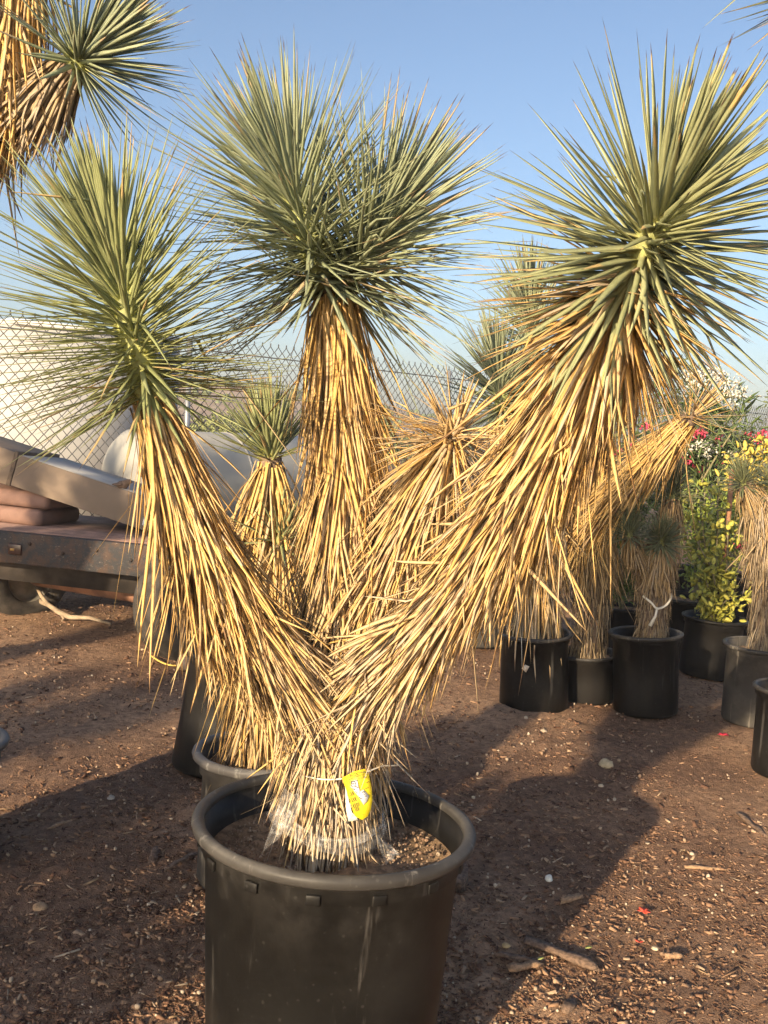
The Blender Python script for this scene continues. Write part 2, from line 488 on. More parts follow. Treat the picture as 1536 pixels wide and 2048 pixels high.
# ------------------------------------------------------------------ pots
def pot(c, Rr, H, label, base_k=0.84, tilt=(0, 0), mat='pot', rim='potrim', soil=0.09, group='black nursery pots', seg=56, lip=None, name='nursery_pot'):
    """c = ground centre"""
    lip = lip or Rr * 0.10
    root = empty(name, c, label, 'pot', group, (R(tilt[0]), R(tilt[1]), random.uniform(0, 6)))
    ph = random.uniform(0, 6)
    wob = lambda a: 0.012 * math.sin(2 * a + ph) + 0.004 * math.sin(3 * a + 2 * ph)
    rb = Rr * base_k; ro = Rr - lip * 0.75; th = 0.006
    zs = H - lip * 2.6
    rz_ = lambda z: rb + (ro - lip * 0.45 - rb) * (z / zs)
    prof = [(rb * 0.6, 0.012), (rb * 0.97, 0.006), (rb, 0.02), (rz_(zs * 0.5), zs * 0.5), (rz_(zs), zs), (ro - lip * 0.1, zs + lip * 0.25), (ro - lip * 0.08, H - lip * 0.9), (ro, H - lip * 0.55),
            (ro - th, H - lip * 0.4), (ro - th - lip * 0.15, zs + lip * 0.2), (rz_(zs) - th, zs - lip * 0.2), (rz_(zs * 0.5) - th, zs * 0.5), (rb * 0.9, 0.03)]
    MB().lathe(prof, seg, None, wob).obj('body', M[mat], root, True)
    rp = []
    for q in range(10):       # rolled lip
        a = math.pi * 2 * q / 10
        rp.append((Rr - lip * 0.52 + lip * 0.52 * math.cos(a), H - lip * 0.42 + lip * 0.42 * math.sin(a) * (1.0 if math.sin(a) > 0 else 1.6)))
    MB().lathe(rp, seg, None, wob, close=True).obj('rim', M[rim], root, True)
    if soil is not None:
        zs_ = H - soil; rr_ = (rz_(min(zs_, zs)) - th) * 0.995
        V = []; F = []; nr = 12; ns = 40
        for i in range(nr + 1):
            for k in range(ns):
                a = 2 * math.pi * k / ns; q = rr_ * i / nr
                V.append((q * math.cos(a) * (1 + wob(a)), q * math.sin(a) * (1 + wob(a)), zs_ + (random.uniform(-1, 1) * 0.006 + 0.012 * math.sin(9 * q + a * 2)) * (i < nr)))
        for i in range(nr):
            for k in range(ns):
                F.append((i * ns + k, i * ns + (k + 1) % ns, (i + 1) * ns + (k + 1) % ns, (i + 1) * ns + k))
        MB().add(V, F).obj('soil', M['soil'], root, True)
    return root

ico_v = []; ph_ = (1 + 5 ** .5) / 2
for a_ in (-1, 1):
    for b_ in (-ph_, ph_): ico_v += [(0, a_, b_), (a_, b_, 0), (b_, 0, a_)]
ico_v = nz(A(ico_v))
from itertools import combinations
el_ = min(np.linalg.norm(ico_v[i] - ico_v[j]) for i, j in combinations(range(12), 2)) * 1.01
ico_f = []
for i, j, k in combinations(range(12), 3):
    if all(np.linalg.norm(ico_v[p] - ico_v[q]) < el_ for p, q in ((i, j), (j, k), (i, k))):
        n_ = np.cross(ico_v[j] - ico_v[i], ico_v[k] - ico_v[i]); ico_f.append((i, j, k) if n_ @ ico_v[i] > 0 else (i, k, j))
ico_f = np.array(ico_f)
def litter_mat(name, stops):
    m, t, b = new_mat(name)
    a = nd(t, 'ShaderNodeAttribute', attribute_name='lf'); s = nd(t, 'ShaderNodeSeparateColor'); t.links.new(a.outputs['Color'], s.inputs[0])
    r = nd(t, 'ShaderNodeValToRGB'); el = r.color_ramp.elements
    el[0].position = stops[0][0]; el[0].color = (*stops[0][1], 1); el[1].position = stops[-1][0]; el[1].color = (*stops[-1][1], 1)
    for p, c_ in stops[1:-1]: e = el.new(p); e.color = (*c_, 1)
    t.links.new(s.outputs[1], r.inputs[0])
    n = noise_n(t, 200, 3)
    c_ = mixc(t, mth(t, 'MULTIPLY', n, 0.5), r.outputs[0], (0.06, 0.035, 0.025))
    t.links.new(c_, b.inputs['Base Color']); b.inputs['Roughness'].default_value = 0.9; b.inputs['Specular IOR Level'].default_value = 0.2
    return m
mp_ = litter_mat('pebble', [(0, (0.22, 0.13, 0.09)), (0.5, (0.42, 0.29, 0.19)), (1.0, (0.66, 0.55, 0.42))])
# main pot
DP = 2.2
rc = at(660, 1636, DP)
HP = rc.z
main_c = Vector((rc.x, rc.y, 0))
mainpot = pot(main_c, 0.323, HP, 'large dusty black pot in the foreground holding the biggest yucca', 0.80, (1.2, 0.6), soil=0.085, seg=96, lip=0.029)
for q in range(14):     # moulded tabs under the lip
    a_ = 2 * math.pi * q / 14
    bevel(MB().box((0.3005 * math.cos(a_), 0.3005 * math.sin(a_), HP - 0.058), (0.008, 0.03, 0.022), Matrix.Rotation(a_, 3, 'Z')).obj('moulded_tab', M['pot'], mainpot), 0.002)

n = 1500; a_ = rs.rand(n) * 6.283; q_ = 0.26 * np.sqrt(rs.rand(n))
sz = 0.002 + 0.004 * rs.rand(n) ** 3
P = ico_v[None] * sz[:, None, None] * rs.uniform(0.6, 1.2, (n, 1, 3)) * rs.uniform(0.75, 1.2, (n, 12, 1)) + np.stack([q_ * np.cos(a_) + main_c.x, q_ * np.sin(a_) + main_c.y, np.full(n, HP - 0.083)], -1)[:, None]
lf = np.ones((n, 12, 4)); lf[..., 1] = rs.rand(n)[:, None] * 0.8
tag(link('soil_crumbs', mesh_np('soil_crumbs', P.reshape(-1, 3), (ico_f[None] + (np.arange(n) * 12)[:, None, None]).reshape(-1, 3), mp_, lf.reshape(-1, 4))), 'loose crumbs of soil on top of the foreground pot', 'soil', kind='stuff')
# ------------------------------------------------------------------ the big yucca
def pth(*pts): return [tuple(at(*p)) for p in pts]
soil_z = HP - 0.085
tb = Vector((at(655, 1700, DP).x, DP, soil_z - 0.02))
br_trunk = dict(path=[tuple(tb), tuple(at(660, 1580, DP)), tuple(at(672, 1440, DP)), tuple(at(690, 1330, DP + .02))], r0=0.080, r1=0.062, skirts=[
    dict(n=520, L=0.12, Wd=0.007, s0=0.22, s1=0.5, flare=0.14, grav=0.2, grey0=0.75, grey1=0.7, wild=0.15),
    dict(n=1500, L=0.16, Wd=0.0075, s0=0.40, s1=0.85, flare=0.06, grav=0.35, grey0=0.9, grey1=0.65, wild=0.22),
    dict(n=1000, L=0.18, Wd=0.008, s0=0.6, s1=1.0, flare=0.08, grav=0.45, grey0=0.6, grey1=0.3, wild=0.3),
])
br_left = dict(path=pth((668, 1420, 2.2), (585, 1335, 2.16), (470, 1195, 2.12), (396, 1055, 2.1), (343, 920, 2.1), (297, 790, 2.1)), r0=0.047, r1=0.032, skirts=[
    dict(n=420, L=0.17, Wd=0.0076, s0=0.0, s1=0.18, flare=0.08, grav=0.35, grey0=0.7, grey1=0.45, wild=0.25),
    dict(n=2700, L=0.20, Wd=0.0076, s0=0.12, s1=0.65, flare=0.07, grav=0.12, grey0=0.5, grey1=0.05, wild=0.14),
    dict(n=1500, L=0.27, Wd=0.0084, s0=0.5, s1=0.985, flare=0.07, grav=0.12, grey0=0.0, grey1=0.1, wild=0.05),
])
br_mid = dict(path=pth((690, 1380, 2.24), (688, 1200, 2.3), (694, 1020, 2.33), (686, 800, 2.35), (664, 585, 2.36)), r0=0.06, r1=0.042, skirts=[
    dict(n=2700, L=0.22, Wd=0.0077, s0=0.08, s1=0.66, flare=0.20, grav=0.15, grey0=0.5, grey1=0.0, wild=0.22),
    dict(n=1700, L=0.28, Wd=0.0082, s0=0.52, s1=0.985, flare=0.10, grav=0.2, grey0=0.0, grey1=0.08, wild=0.06),
])
br_right = dict(path=pth((695, 1410, 2.18), (805, 1292, 2.1), (940, 1145, 2.02), (1055, 965, 1.96), (1155, 780, 1.92), (1222, 645, 1.9), (1266, 540, 1.88)), r0=0.044, r1=0.030, skirts=[
    dict(n=420, L=0.17, Wd=0.0078, s0=0.0, s1=0.2, flare=0.08, grav=0.35, grey0=0.7, grey1=0.45, wild=0.25),
    dict(n=2700, L=0.19, Wd=0.0084, s0=0.13, s1=0.62, flare=0.08, grav=0.0, grey0=0.5, grey1=0.12, wild=0.13),
    dict(n=2200, L=0.25, Wd=0.0098, s0=0.48, s1=0.985, flare=0.08, grav=0.04, grey0=0.0, grey1=0.15, wild=0.10),
])
br_dead = dict(path=pth((705, 1340, 2.3), (760, 1190, 2.26), (825, 1040, 2.24), (893, 900, 2.24)), r0=0.055, r1=0.034, skirts=[
    dict(n=2200, L=0.2, Wd=0.0080, s0=0.05, s1=0.99, flare=0.28, grav=0.25, grey0=0.2, grey1=0.3, wild=0.28),
])
heads = [
    dict(p0=at(301, 795, 2.1), p1=at(212, 470, 2.05), n=520, L=0.31, Wd=0.0100, ang0=103, ang1=6, pw=1.5, Ltop=0.66, up=0.03, mat='green'),
    dict(p0=at(652, 582, 2.36), p1=at(563, 325, 2.29), n=480, L=0.325, Wd=0.0115, ang0=103, ang1=6, pw=1.5, Ltop=0.66, mat='blue'),
    dict(p0=at(676, 584, 2.38), p1=at(790, 410, 2.40), n=390, L=0.315, Wd=0.0112, ang0=106, ang1=8, pw=1.4, Ltop=0.7, mat='blue'),
    dict(p0=at(1264, 548, 1.88), p1=at(1340, 395, 1.79), n=270, L=0.295, Wd=0.0145, ang0=110, ang1=8, pw=1.25, Ltop=0.9, up=0.02, jit=12, mat='olive'),
    dict(p0=at(1215, 660, 1.9), p1=at(1262, 545, 1.88), n=220, L=0.25, Wd=0.0120, ang0=150, ang1=100, jit=14, up=-0.03, mat='dead'),
    dict(p0=at(1228, 630, 1.9), p1=at(1262, 548, 1.88), n=70, L=0.27, Wd=0.0140, ang0=140, ang1=100, jit=14, up=-0.03, mat='olive'),
    dict(p0=at(885, 915, 2.24), p1=at(915, 855, 2.23), n=190, L=0.2, Wd=0.009, ang0=160, ang1=62, jit=30, up=-0.12, mat='dead'),
]
yucca('towering four-branched yucca with golden dead skirts in the large foreground pot', tb, [br_trunk, br_left, br_mid, br_right, br_dead], heads, 290, 290)

# ------------------------------------------------------------------ second pot and its yucca behind
c2 = at(520, 1497, 3.15); z2 = c2.z
pot(Vector((c2.x, 3.15, 0)), 0.215, z2, 'faded grey-rimmed pot directly behind the large foreground pot', 0.86, (0, 0), 'potgrey', 'potfaded', soil=0.06, lip=0.03)
yb = Vector((at(530, 1530, 3.15).x, 3.15, z2 - 0.08))
yucca('mid-sized yucca with two green heads behind the left branch of the big one', yb, [
    dict(path=[tuple(yb)] + pth((532, 1430, 3.15), (536, 1250, 3.15), (540, 1080, 3.15), (541, 915, 3.15)), r0=0.06, r1=0.035, skirts=[
        dict(n=260, L=0.2, Wd=0.011, s0=0.02, s1=0.3, flare=0.4, grav=0.2, grey0=0.5, grey1=0.2),
        dict(n=1000, L=0.32, Wd=0.010, s0=0.25, s1=0.985, flare=0.5, grav=0.25, grey0=0.2, grey1=0.0)]),
    dict(path=pth((540, 1250, 3.15), (548, 1150, 3.12), (558, 1085, 3.08)), r0=0.05, r1=0.03, skirts=[
        dict(n=520, L=0.21, Wd=0.009, s0=0.6, s1=1.0, flare=0.9, grav=0.5)])],
    [dict(p0=at(541, 915, 3.15), p1=at(537, 868, 3.13), n=120, L=0.215, Wd=0.014, ang0=78, ang1=3, pw=0.7, mat='green'),
     dict(p0=at(559, 1085, 3.08), p1=at(570, 1062, 3.05), n=30, L=0.15, Wd=0.010, ang0=100, ang1=8, mat='green')], 90, 120)
# dark pot further back on the left
c3 = on_ground(440, 1490)
pot(Vector((at(450, 1500, 4.2).x, 4.2, 0)), 0.2, 0.5, 'tall brownish black pot between the trailer tyre and the grey pot', 1.12, (0, 2), 'potdark', 'potdark', soil=0.1, lip=0.02)
# left edge pot and tree
cl = at(-116, 1476, 3.1)
pot(Vector((cl.x, 3.1, 0)), 0.2, cl.z, 'grey pot rim cut off by the left edge of the picture', 0.86, (0, 0), 'potgrey', 'potfaded', soil=0.07, lip=0.03)
lb = Vector((cl.x, 3.1, cl.z - 0.08))
yucca('tall yucca hanging into the upper left corner with a side head', lb, [
    dict(path=[tuple(lb)] + pth((-200, 1100, 3.1), (-330, 700, 3.05), (-190, 430, 3.0), (-45, 240, 2.98), (18, 60, 2.98), (40, -260, 2.98)), r0=0.08, r1=0.06, skirts=[
        dict(n=300, L=0.28, Wd=0.012, s0=0.1, s1=0.5, flare=0.12, grav=0.3, grey0=0.6, grey1=0.4, mat='deadbrown'),
        dict(n=1300, L=0.28, Wd=0.012, s0=0.55, s1=0.99, flare=0.10, grav=0.25, grey0=0.5, grey1=0.05, wild=0.06)]),
    dict(path=pth((30, 170, 3.0), (90, 170, 2.96), (150, 130, 2.92)), r0=0.05, r1=0.035, skirts=[
        dict(n=240, L=0.2, Wd=0.012, s0=0.5, s1=0.98, flare=0.3, grav=0.5, grey0=0.5, grey1=0.4, mat='deadbrown')])],
    [dict(p0=at(150, 130, 2.92), p1=at(190, 95, 2.9), n=190, L=0.28, Wd=0.0145, ang0=105, ang1=6, mat='blue'),
     dict(p0=at(40, -150, 2.98), p1=at(50, -420, 2.98), n=200, L=0.36, Wd=0.018, ang0=115, ang1=8, mat='blue')], 90, 100)

# ------------------------------------------------------------------ right-hand row of pots
P1 = at(1077, 1262, 5.4); pot(Vector((P1.x, 5.4, 0)), 0.203, P1.z, 'dusty black pot with a small paper tag hanging on its front', 0.92, (0, 3), soil=0.1)
P2 = at(1182, 1303, 5.62); pot(Vector((P2.x, 5.62, 0)), 0.175, P2.z, 'low black pot squeezed between two taller black pots', 0.86, (0, 4), 'potdark', soil=0.05)
P3 = at(1303, 1264, 5.42); pot(Vector((P3.x, 5.42, 0)), 0.2, P3.z, 'black pot holding the stubby yucca tied with white twine', 0.86, (0, 4), soil=0.1)
P4 = at(1426, 1232, 6.4); pot(Vector((P4.x, 6.4, 0)), 0.21, P4.z, 'dark clean pot holding the staked yellow-green shrub', 0.9, (0, 2), 'potdark', 'potdark', soil=0.05)
P5 = at(1527, 1288, 5.35); pot(Vector((P5.x, 5.35, 0)), 0.215, P5.z, 'grey dust-covered pot with a notch in its base at the right', 0.88, (0, 0), 'potgrey', 'potgrey', soil=0.06)
P6 = at(1600, 1375, 4.5); pot(Vector((P6.x, 4.5, 0)), 0.2, P6.z, 'shiny black pot cut off by the right edge of the picture', 0.9, (0, 1), 'pot', 'potrim', soil=0.06)
P7 = at(1245, 1210, 6.7); pot(Vector((P7.x, 6.7, 0)), 0.19, P7.z, 'black pot of the small bright green shrub in the second row', 0.88, (0, 0), 'potdark', 'potdark', soil=0.04)
P8 = at(1375, 1192, 7.0); pot(Vector((P8.x, 7.0, 0)), 0.26, P8.z, 'wide low black pot behind the staked shrub', 0.9, (0, 0), 'potdark', 'potdark', soil=0.05)
P9 = at(965, 1195, 6.9); pot(Vector((P9.x, 6.9, 0)), 0.16, P9.z, 'grey pot half hidden left of the tagged pot', 0.88, (0, 0), 'potgrey', 'potrim', soil=0.05)
P10 = at(1045, 1195, 6.9); pot(Vector((P10.x, 6.9, 0)), 0.2, P10.z, 'dark pot in shade right behind the tagged pot', 0.88, (0, 0), 'potdark', 'potdark', soil=0.05)
P11 = at(1335, 1130, 8.2); pot(Vector((P11.x, 8.2, 0)), 0.24, P11.z, 'black pot of the white-flowering oleander in the back row', 0.88, (0, 0), 'potdark', 'potdark', soil=0.05)
P12 = at(1465, 1150, 8.4); pot(Vector((P12.x, 8.4, 0)), 0.22, P12.z, 'black pot of the pink oleander far back on the right', 0.88, (0, 0), 'potdark', 'potdark', soil=0.05)
P13 = at(1550, 1190, 7.4); pot(Vector((P13.x, 7.4, 0)), 0.24, P13.z, 'black pot of the yellow-leaved bush at the right edge', 0.88, (0, 0), 'potdark', 'potdark', soil=0.05)

hp = [on_ground(1180, 1218, .012), on_ground(1290, 1205, .012), on_ground(1400, 1215, .012), on_ground(1470, 1203, .012), on_ground(1600, 1212, .012)]
tag(MB().tube([Vector(p) - hp[0] for p in spline([tuple(q) for q in hp], 30)], 0.011, 8).obj('drip_hose', M['potdark'], None, True, hp[0]), 'black irrigation hose lying behind the right-hand pots', 'hose')
# F: blue-green yucca standing in P1
b1 = Vector((P1.x, 5.4, P1.z - 0.12))
yucca('bluish yucca standing in the tagged pot, its heads behind the big right branch', b1, [
    dict(path=[tuple(b1)] + pth((1072, 1180, 5.4), (1066, 1000, 5.4), (1062, 800, 5.4), (1060, 700, 5.4)), r0=0.085, r1=0.06, skirts=[
        dict(n=300, L=0.16, Wd=0.012, s0=0.02, s1=0.3, flare=0.1, grav=0.2, grey0=0.7, grey1=0.5),
        dict(n=700, L=0.42, Wd=0.016, s0=0.25, s1=0.98, flare=0.3, grav=0.3, grey0=0.7, grey1=0.1, wild=0.2)]),
    dict(path=pth((1066, 1000, 5.4), (1020, 900, 5.3), (1005, 820, 5.25)), r0=0.06, r1=0.05, skirts=[dict(n=160, L=0.35, Wd=0.015, s0=0.3, s1=0.98, flare=0.4, grav=0.3)])],
    [dict(p0=at(1064, 720, 5.4), p1=at(1058, 590, 5.4), n=240, L=0.36, Wd=0.019, ang0=110, ang1=8, mat='blue'),
     dict(p0=at(1005, 830, 5.25), p1=at(995, 730, 5.2), n=200, L=0.36, Wd=0.019, ang0=110, ang1=8, mat='blue')], 80, 80)
# G: leaning dead branch tree in P2
b2 = Vector((P2.x - 0.02, 5.62, P2.z - 0.06))
yucca('brown yucca with one long dead branch leaning to the upper right', b2, [
    dict(path=[tuple(b2)] + pth((1182, 1230, 5.6), (1186, 1130, 5.58), (1180, 1060, 5.55)), r0=0.075, r1=0.085, skirts=[
        dict(n=900, L=0.09, Wd=0.008, s0=0.02, s1=0.85, flare=0.25, grav=0.2, grey0=0.35, grey1=0.2, wild=0.1, mat='deadbrown'),
        dict(n=320, L=0.30, Wd=0.012, s0=0.8, s1=1.0, flare=0.5, grav=0.5, mat='deadbrown')]),
    dict(path=pth((1160, 1080, 5.55), (1220, 1000, 5.4), (1300, 915, 5.25), (1380, 838, 5.15)), r0=0.08, r1=0.045, skirts=[
        dict(n=1300, L=0.28, Wd=0.0105, s0=0.05, s1=0.99, flare=0.16, grav=0.08, wild=0.08)]),
    dict(path=pth((1180, 1060, 5.55), (1185, 980, 5.6), (1205, 900, 5.65)), r0=0.07, r1=0.045, skirts=[
        dict(n=380, L=0.3, Wd=0.0125, s0=0.05, s1=0.99, flare=0.4, grav=0.25, wild=0.2)])],
    [dict(p0=at(1380, 838, 5.15), p1=at(1394, 822, 5.13), n=40, L=0.24, Wd=0.012, ang0=95, ang1=10, jit=14, mat='dead'),
     dict(p0=at(1206, 900, 5.65), p1=at(1216, 872, 5.65), n=50, L=0.22, Wd=0.012, ang0=110, ang1=10, jit=14, mat='olive')], 40, 130)
# H: stubby yucca with twine in P3
b3 = Vector((at(1303, 1290, 5.42).x, 5.42, P3.z - 0.11))
yucca('stubby yucca with three small dark heads and white twine round its trunk', b3, [
    dict(path=[tuple(b3)] + pth((1308, 1200, 5.42), (1312, 1120, 5.42), (1318, 1085, 5.40)), r0=0.065, r1=0.07, skirts=[
        dict(n=1500, L=0.055, Wd=0.006, s0=0.02, s1=0.9, flare=0.3, grav=0.2, grey0=0.35, grey1=0.2, wild=0.05, mat='deadbrown'),
        dict(n=420, L=0.15, Wd=0.009, s0=0.55, s1=1.0, flare=0.4, grav=0.3, grey0=0.2, grey1=0.2, mat='deadbrown')]),
    dict(path=pth((1300, 1130, 5.42), (1272, 1105, 5.36), (1260, 1072, 5.32)), r0=0.045, r1=0.035, skirts=[dict(n=200, L=0.14, Wd=0.009, s0=0.2, s1=1.0, flare=0.3, grav=0.3, mat='deadbrown')]),
    dict(path=pth((1325, 1120, 5.46), (1340, 1050, 5.52), (1344, 1000, 5.55)), r0=0.05, r1=0.04, skirts=[dict(n=280, L=0.16, Wd=0.009, s0=0.2, s1=1.0, flare=0.35, grav=0.3, mat='deadbrown')])],
    [dict(p0=at(1322, 1090, 5.36), p1=at(1325, 1065, 5.30), n=220, L=0.13, Wd=0.008, ang0=105, ang1=5, mat='darkgreen'),
     dict(p0=at(1260, 1076, 5.32), p1=at(1257, 1046, 5.3), n=200, L=0.13, Wd=0.008, ang0=105, ang1=5, mat='darkgreen'),
     dict(p0=at(1344, 1002, 5.55), p1=at(1348, 955, 5.55), n=260, L=0.15, Wd=0.009, ang0=100, ang1=5, mat='darkgreen')], 60, 60)
# I: right edge yucca in P5
b5 = Vector((at(1532, 1300, 5.35).x, 5.35, P5.z - 0.08))
yucca('shaggy grey-trunked yucca rising from the grey dusty pot', b5, [
    dict(path=[tuple(b5)] + pth((1533, 1180, 5.35), (1535, 1060, 5.35), (1528, 990, 5.35)), r0=0.055, r1=0.085, skirts=[
        dict(n=1100, L=0.10, Wd=0.008, s0=0.02, s1=0.95, flare=0.2, grav=0.25, grey0=0.6, grey1=0.3, mat='deadbrown'),
        dict(n=420, L=0.2, Wd=0.010, s0=0.5, s1=1.0, flare=0.4, grav=0.35, grey0=0.4, grey1=0.4, mat='deadbrown')]),
    dict(path=pth((1530, 1030, 5.35), (1500, 985, 5.33), (1488, 968, 5.32)), r0=0.06, r1=0.045, skirts=[dict(n=160, L=0.15, Wd=0.009, s0=0.2, s1=1.0, flare=0.4, grav=0.3, mat='deadbrown')])],
    [dict(p0=at(1488, 972, 5.32), p1=at(1484, 948, 5.3), n=150, L=0.13, Wd=0.008, ang0=110, ang1=5, mat='darkgreen'),
     dict(p0=at(1545, 985, 5.35), p1=at(1550, 950, 5.3), n=150, L=0.14, Wd=0.009, ang0=110, ang1=5, mat='darkgreen')], 40, 60)
# J: tall yucca out of frame at right, only leaf tips seen
b6 = Vector((P6.x, 4.5, P6.z - 0.08))
yucca('tall yucca whose leaf tips poke into the upper right corner', b6, [
    dict(path=[tuple(b6)] + pth((1680, 1100, 4.5), (1720, 700, 4.3), (1690, 300, 4.0), (1650, -10, 3.7)), r0=0.08, r1=0.055, skirts=[
        dict(n=500, L=0.32, Wd=0.014, s0=0.1, s1=0.99, flare=0.12, grav=0.3, grey0=0.5, grey1=0.1, wild=0.04)])],
    [dict(p0=at(1648, -10, 3.7), p1=at(1640, -170, 3.6), n=200, L=0.33, Wd=0.017, ang0=112, ang1=8, mat='olive')], 30, 0)

# ------------------------------------------------------------------ ground litter
def litter_pts(n, y0=1.7, y1=9.5):
    u = rs.rand(n); y = 1 / (1 / y0 + (1 / y1 - 1 / y0) * u)
    x = (rs.rand(n) * 2 - 1) * (0.46 * y + 0.25)
    # litter lies in drifts, with swept bare patches between
    g = np.sin(2.1 * x + 1.3 * np.sin(1.7 * y)) * np.sin(1.6 * y + 0.9 * np.sin(2.3 * x) + 1) + 0.5 * np.sin(5.3 * x + y) * np.sin(4.1 * y - x)
    u2 = rs.rand(n); keep = u2 < np.clip(0.7 + 0.5 * g, 0.3, 1)
    j_ = np.where(keep)[0]; j_ = j_[rs.randint(0, len(j_), n)]
    x = np.where(keep, x, x[j_] + rs.normal(0, 0.05, n)); y = np.where(keep, y, np.maximum(y0, y[j_] + rs.normal(0, 0.05, n)))
    return x, y
def scatter_boxes(name, n, l0, l1, mat, y0=1.7, y1=9.5, flat=0.25, w0=0.15, w1=0.5):
    x, y = litter_pts(n, y0, y1)
    ln = rs.uniform(l0, l1, n) * (0.6 + rs.rand(n) ** 3 * 1.6) * (0.8 + 0.12 * y); wd = ln * rs.uniform(w0, w1, n); ht = wd * rs.uniform(0.2, 0.7, n)
    yaw = rs.rand(n) * 6.283; pit = rs.normal(0, flat, n); rol = rs.normal(0, flat * 1.6, n)
    U = A([(sx, sy, sz) for sz in (-1, 1) for sy in (-1, 1) for sx in (-1, 1)]) * 0.5
    P = U[None] * np.stack([ln, wd, ht], -1)[:, None]
    P[:, [0, 2, 4, 6], 1] *= rs.uniform(0.2, 1, n)[:, None]
    P += rs.normal(0, 1, P.shape) * (wd * 0.08)[:, None, None]
    cr, sr = np.cos(rol)[:, None], np.sin(rol)[:, None]; P[..., 1], P[..., 2] = P[..., 1] * cr - P[..., 2] * sr, P[..., 1] * sr + P[..., 2] * cr
    cp, sp = np.cos(pit)[:, None], np.sin(pit)[:, None]; P[..., 0], P[..., 2] = P[..., 0] * cp - P[..., 2] * sp, P[..., 0] * sp + P[..., 2] * cp
    cy, sy_ = np.cos(yaw)[:, None], np.sin(yaw)[:, None]; P[..., 0], P[..., 1] = P[..., 0] * cy - P[..., 1] * sy_, P[..., 0] * sy_ + P[..., 1] * cy
    P += np.stack([x, y, gz(x, y) + ht * 0.35 + 0.002], -1)[:, None]
    F0 = A([(4, 5, 7, 6), (0, 1, 5, 4), (2, 6, 7, 3), (0, 4, 6, 2), (1, 3, 7, 5)]).astype(int)
    F = (F0[None] + (np.arange(n) * 8)[:, None, None]).reshape(-1, 4)
    lf = np.ones((n, 8, 4)); lf[..., 1] = rs.rand(n)[:, None]; lf[..., 0] = rs.rand(n)[:, None]
    return mesh_np(name, P.reshape(-1, 3), F, mat, lf.reshape(-1, 4))
ml = litter_mat('bark_chips', [(0, (0.07, 0.038, 0.027)), (0.35, (0.19, 0.10, 0.062)), (0.7, (0.33, 0.19, 0.115)), (0.95, (0.46, 0.29, 0.175)), (1.0, (0.62, 0.46, 0.31))])
tag(link('bark_mulch', scatter_boxes('bark_mulch', 95000, 0.004, 0.0125, ml)), 'fine brown bark mulch and chips covering the dirt', 'mulch', kind='stuff')
mt_ = litter_mat('straw_bits', [(0, (0.25, 0.15, 0.09)), (0.5, (0.45, 0.31, 0.18)), (1.0, (0.68, 0.55, 0.40))])
x_ = scatter_boxes('twig_litter', 800, 0.015, 0.035, mt_, w0=0.06, w1=0.16)
tag(link('twig_litter', x_), 'thin pale twigs and splinters strewn over the mulch', 'twigs', kind='stuff')
# pebbles
n = 2000; x, y = litter_pts(n)
sz = 0.0025 + 0.006 * rs.rand(n) ** 4 + 0.0006 * y
P = ico_v[None] * sz[:, None, None] * rs.uniform(0.6, 1.2, (n, 1, 3)) * rs.uniform(0.8, 1.15, (n, 12, 1))
P += np.stack([x, y, gz(x, y) + sz * 0.5 + 0.003], -1)[:, None]
lf = np.ones((n, 12, 4)); lf[..., 1] = rs.rand(n)[:, None]
tag(link('pebbles', mesh_np('pebbles', P.reshape(-1, 3), (ico_f[None] + (np.arange(n) * 12)[:, None, None]).reshape(-1, 3), mp_, lf.reshape(-1, 4))), 'tiny pale pebbles scattered over the mulch', 'pebbles', kind='stuff')

# single stones and scraps
def stone(px, py, w, label, col, flat=0.7):
    g = on_ground(px, py); r = w * g.y / FPX / 2
    V = []; F = []
    mb = MB(); nlat, nlon = 7, 10; ph = random.uniform(0, 9)
    for i in range(nlat + 1):
        for k in range(nlon):
            la = math.pi * i / nlat; lo = 2 * math.pi * k / nlon
            d = Vector((math.sin(la) * math.cos(lo), math.sin(la) * math.sin(lo), math.cos(la)))
            q = r * (1 + 0.28 * noise.noise(d * 1.6 + Vector((ph, 0, 0))) + 0.08 * noise.noise(d * 5 + Vector((ph, 3, 0))))
            V.append((d.x * q, d.y * q, max(d.z * q * flat, -r * flat * 0.6) + r * flat * 0.55))
    for i in range(nlat):
        for k in range(nlon):
            F.append((i * nlon + k, (i + 1) * nlon + k, (i + 1) * nlon + (k + 1) % nlon, i * nlon + (k + 1) % nlon))
    o = MB().add(V, F).obj('stone', plain('stone_' + str(int(px)), col, 0.9, 0.25, 30, bmp=0.6), None, False, g + Vector((0, 0, 0.002)))
    tag(o, label, 'stone', 'loose stones')
    return o
stone(1211, 1535, 30, 'rounded tan stone alone on the path at right', (0.50, 0.40, 0.25))
stone(1097, 1762, 17, 'small white stone near the right of the big pot', (0.72, 0.72, 0.66), 0.9)
stone(372, 1338, 42, 'angular tan stone at the foot of the trailer tyre', (0.36, 0.26, 0.18), 0.9)
stone(388, 1331, 30, 'smaller stone tucked behind the angular one by the tyre', (0.33, 0.24, 0.17))
stone(80, 1822, 34, 'crumbly tan clod in the lower left mulch', (0.42, 0.27, 0.15), 0.6)
stone(1202, 1575, 12, 'pale pebble just below the rounded tan stone', (0.6, 0.48, 0.33))
stone(1012, 1895, 18, 'yellowish stone beside the wood splinter at lower right', (0.55, 0.38, 0.18), 0.5)
stone(1310, 1900, 15, 'pale flat pebble right of the fallen red blossom', (0.6, 0.48, 0.33), 0.5)
stone(222, 1600, 18, 'light stone in the shaded mulch left of the pots', (0.45, 0.38, 0.3), 0.6)
stone(355, 1735, 22, 'orange-brown stone beside the big pot', (0.34, 0.18, 0.09), 0.6)
stone(1087, 1467, 16, 'greyish tan stone in front of the tagged pot', (0.45, 0.35, 0.25), 0.7)
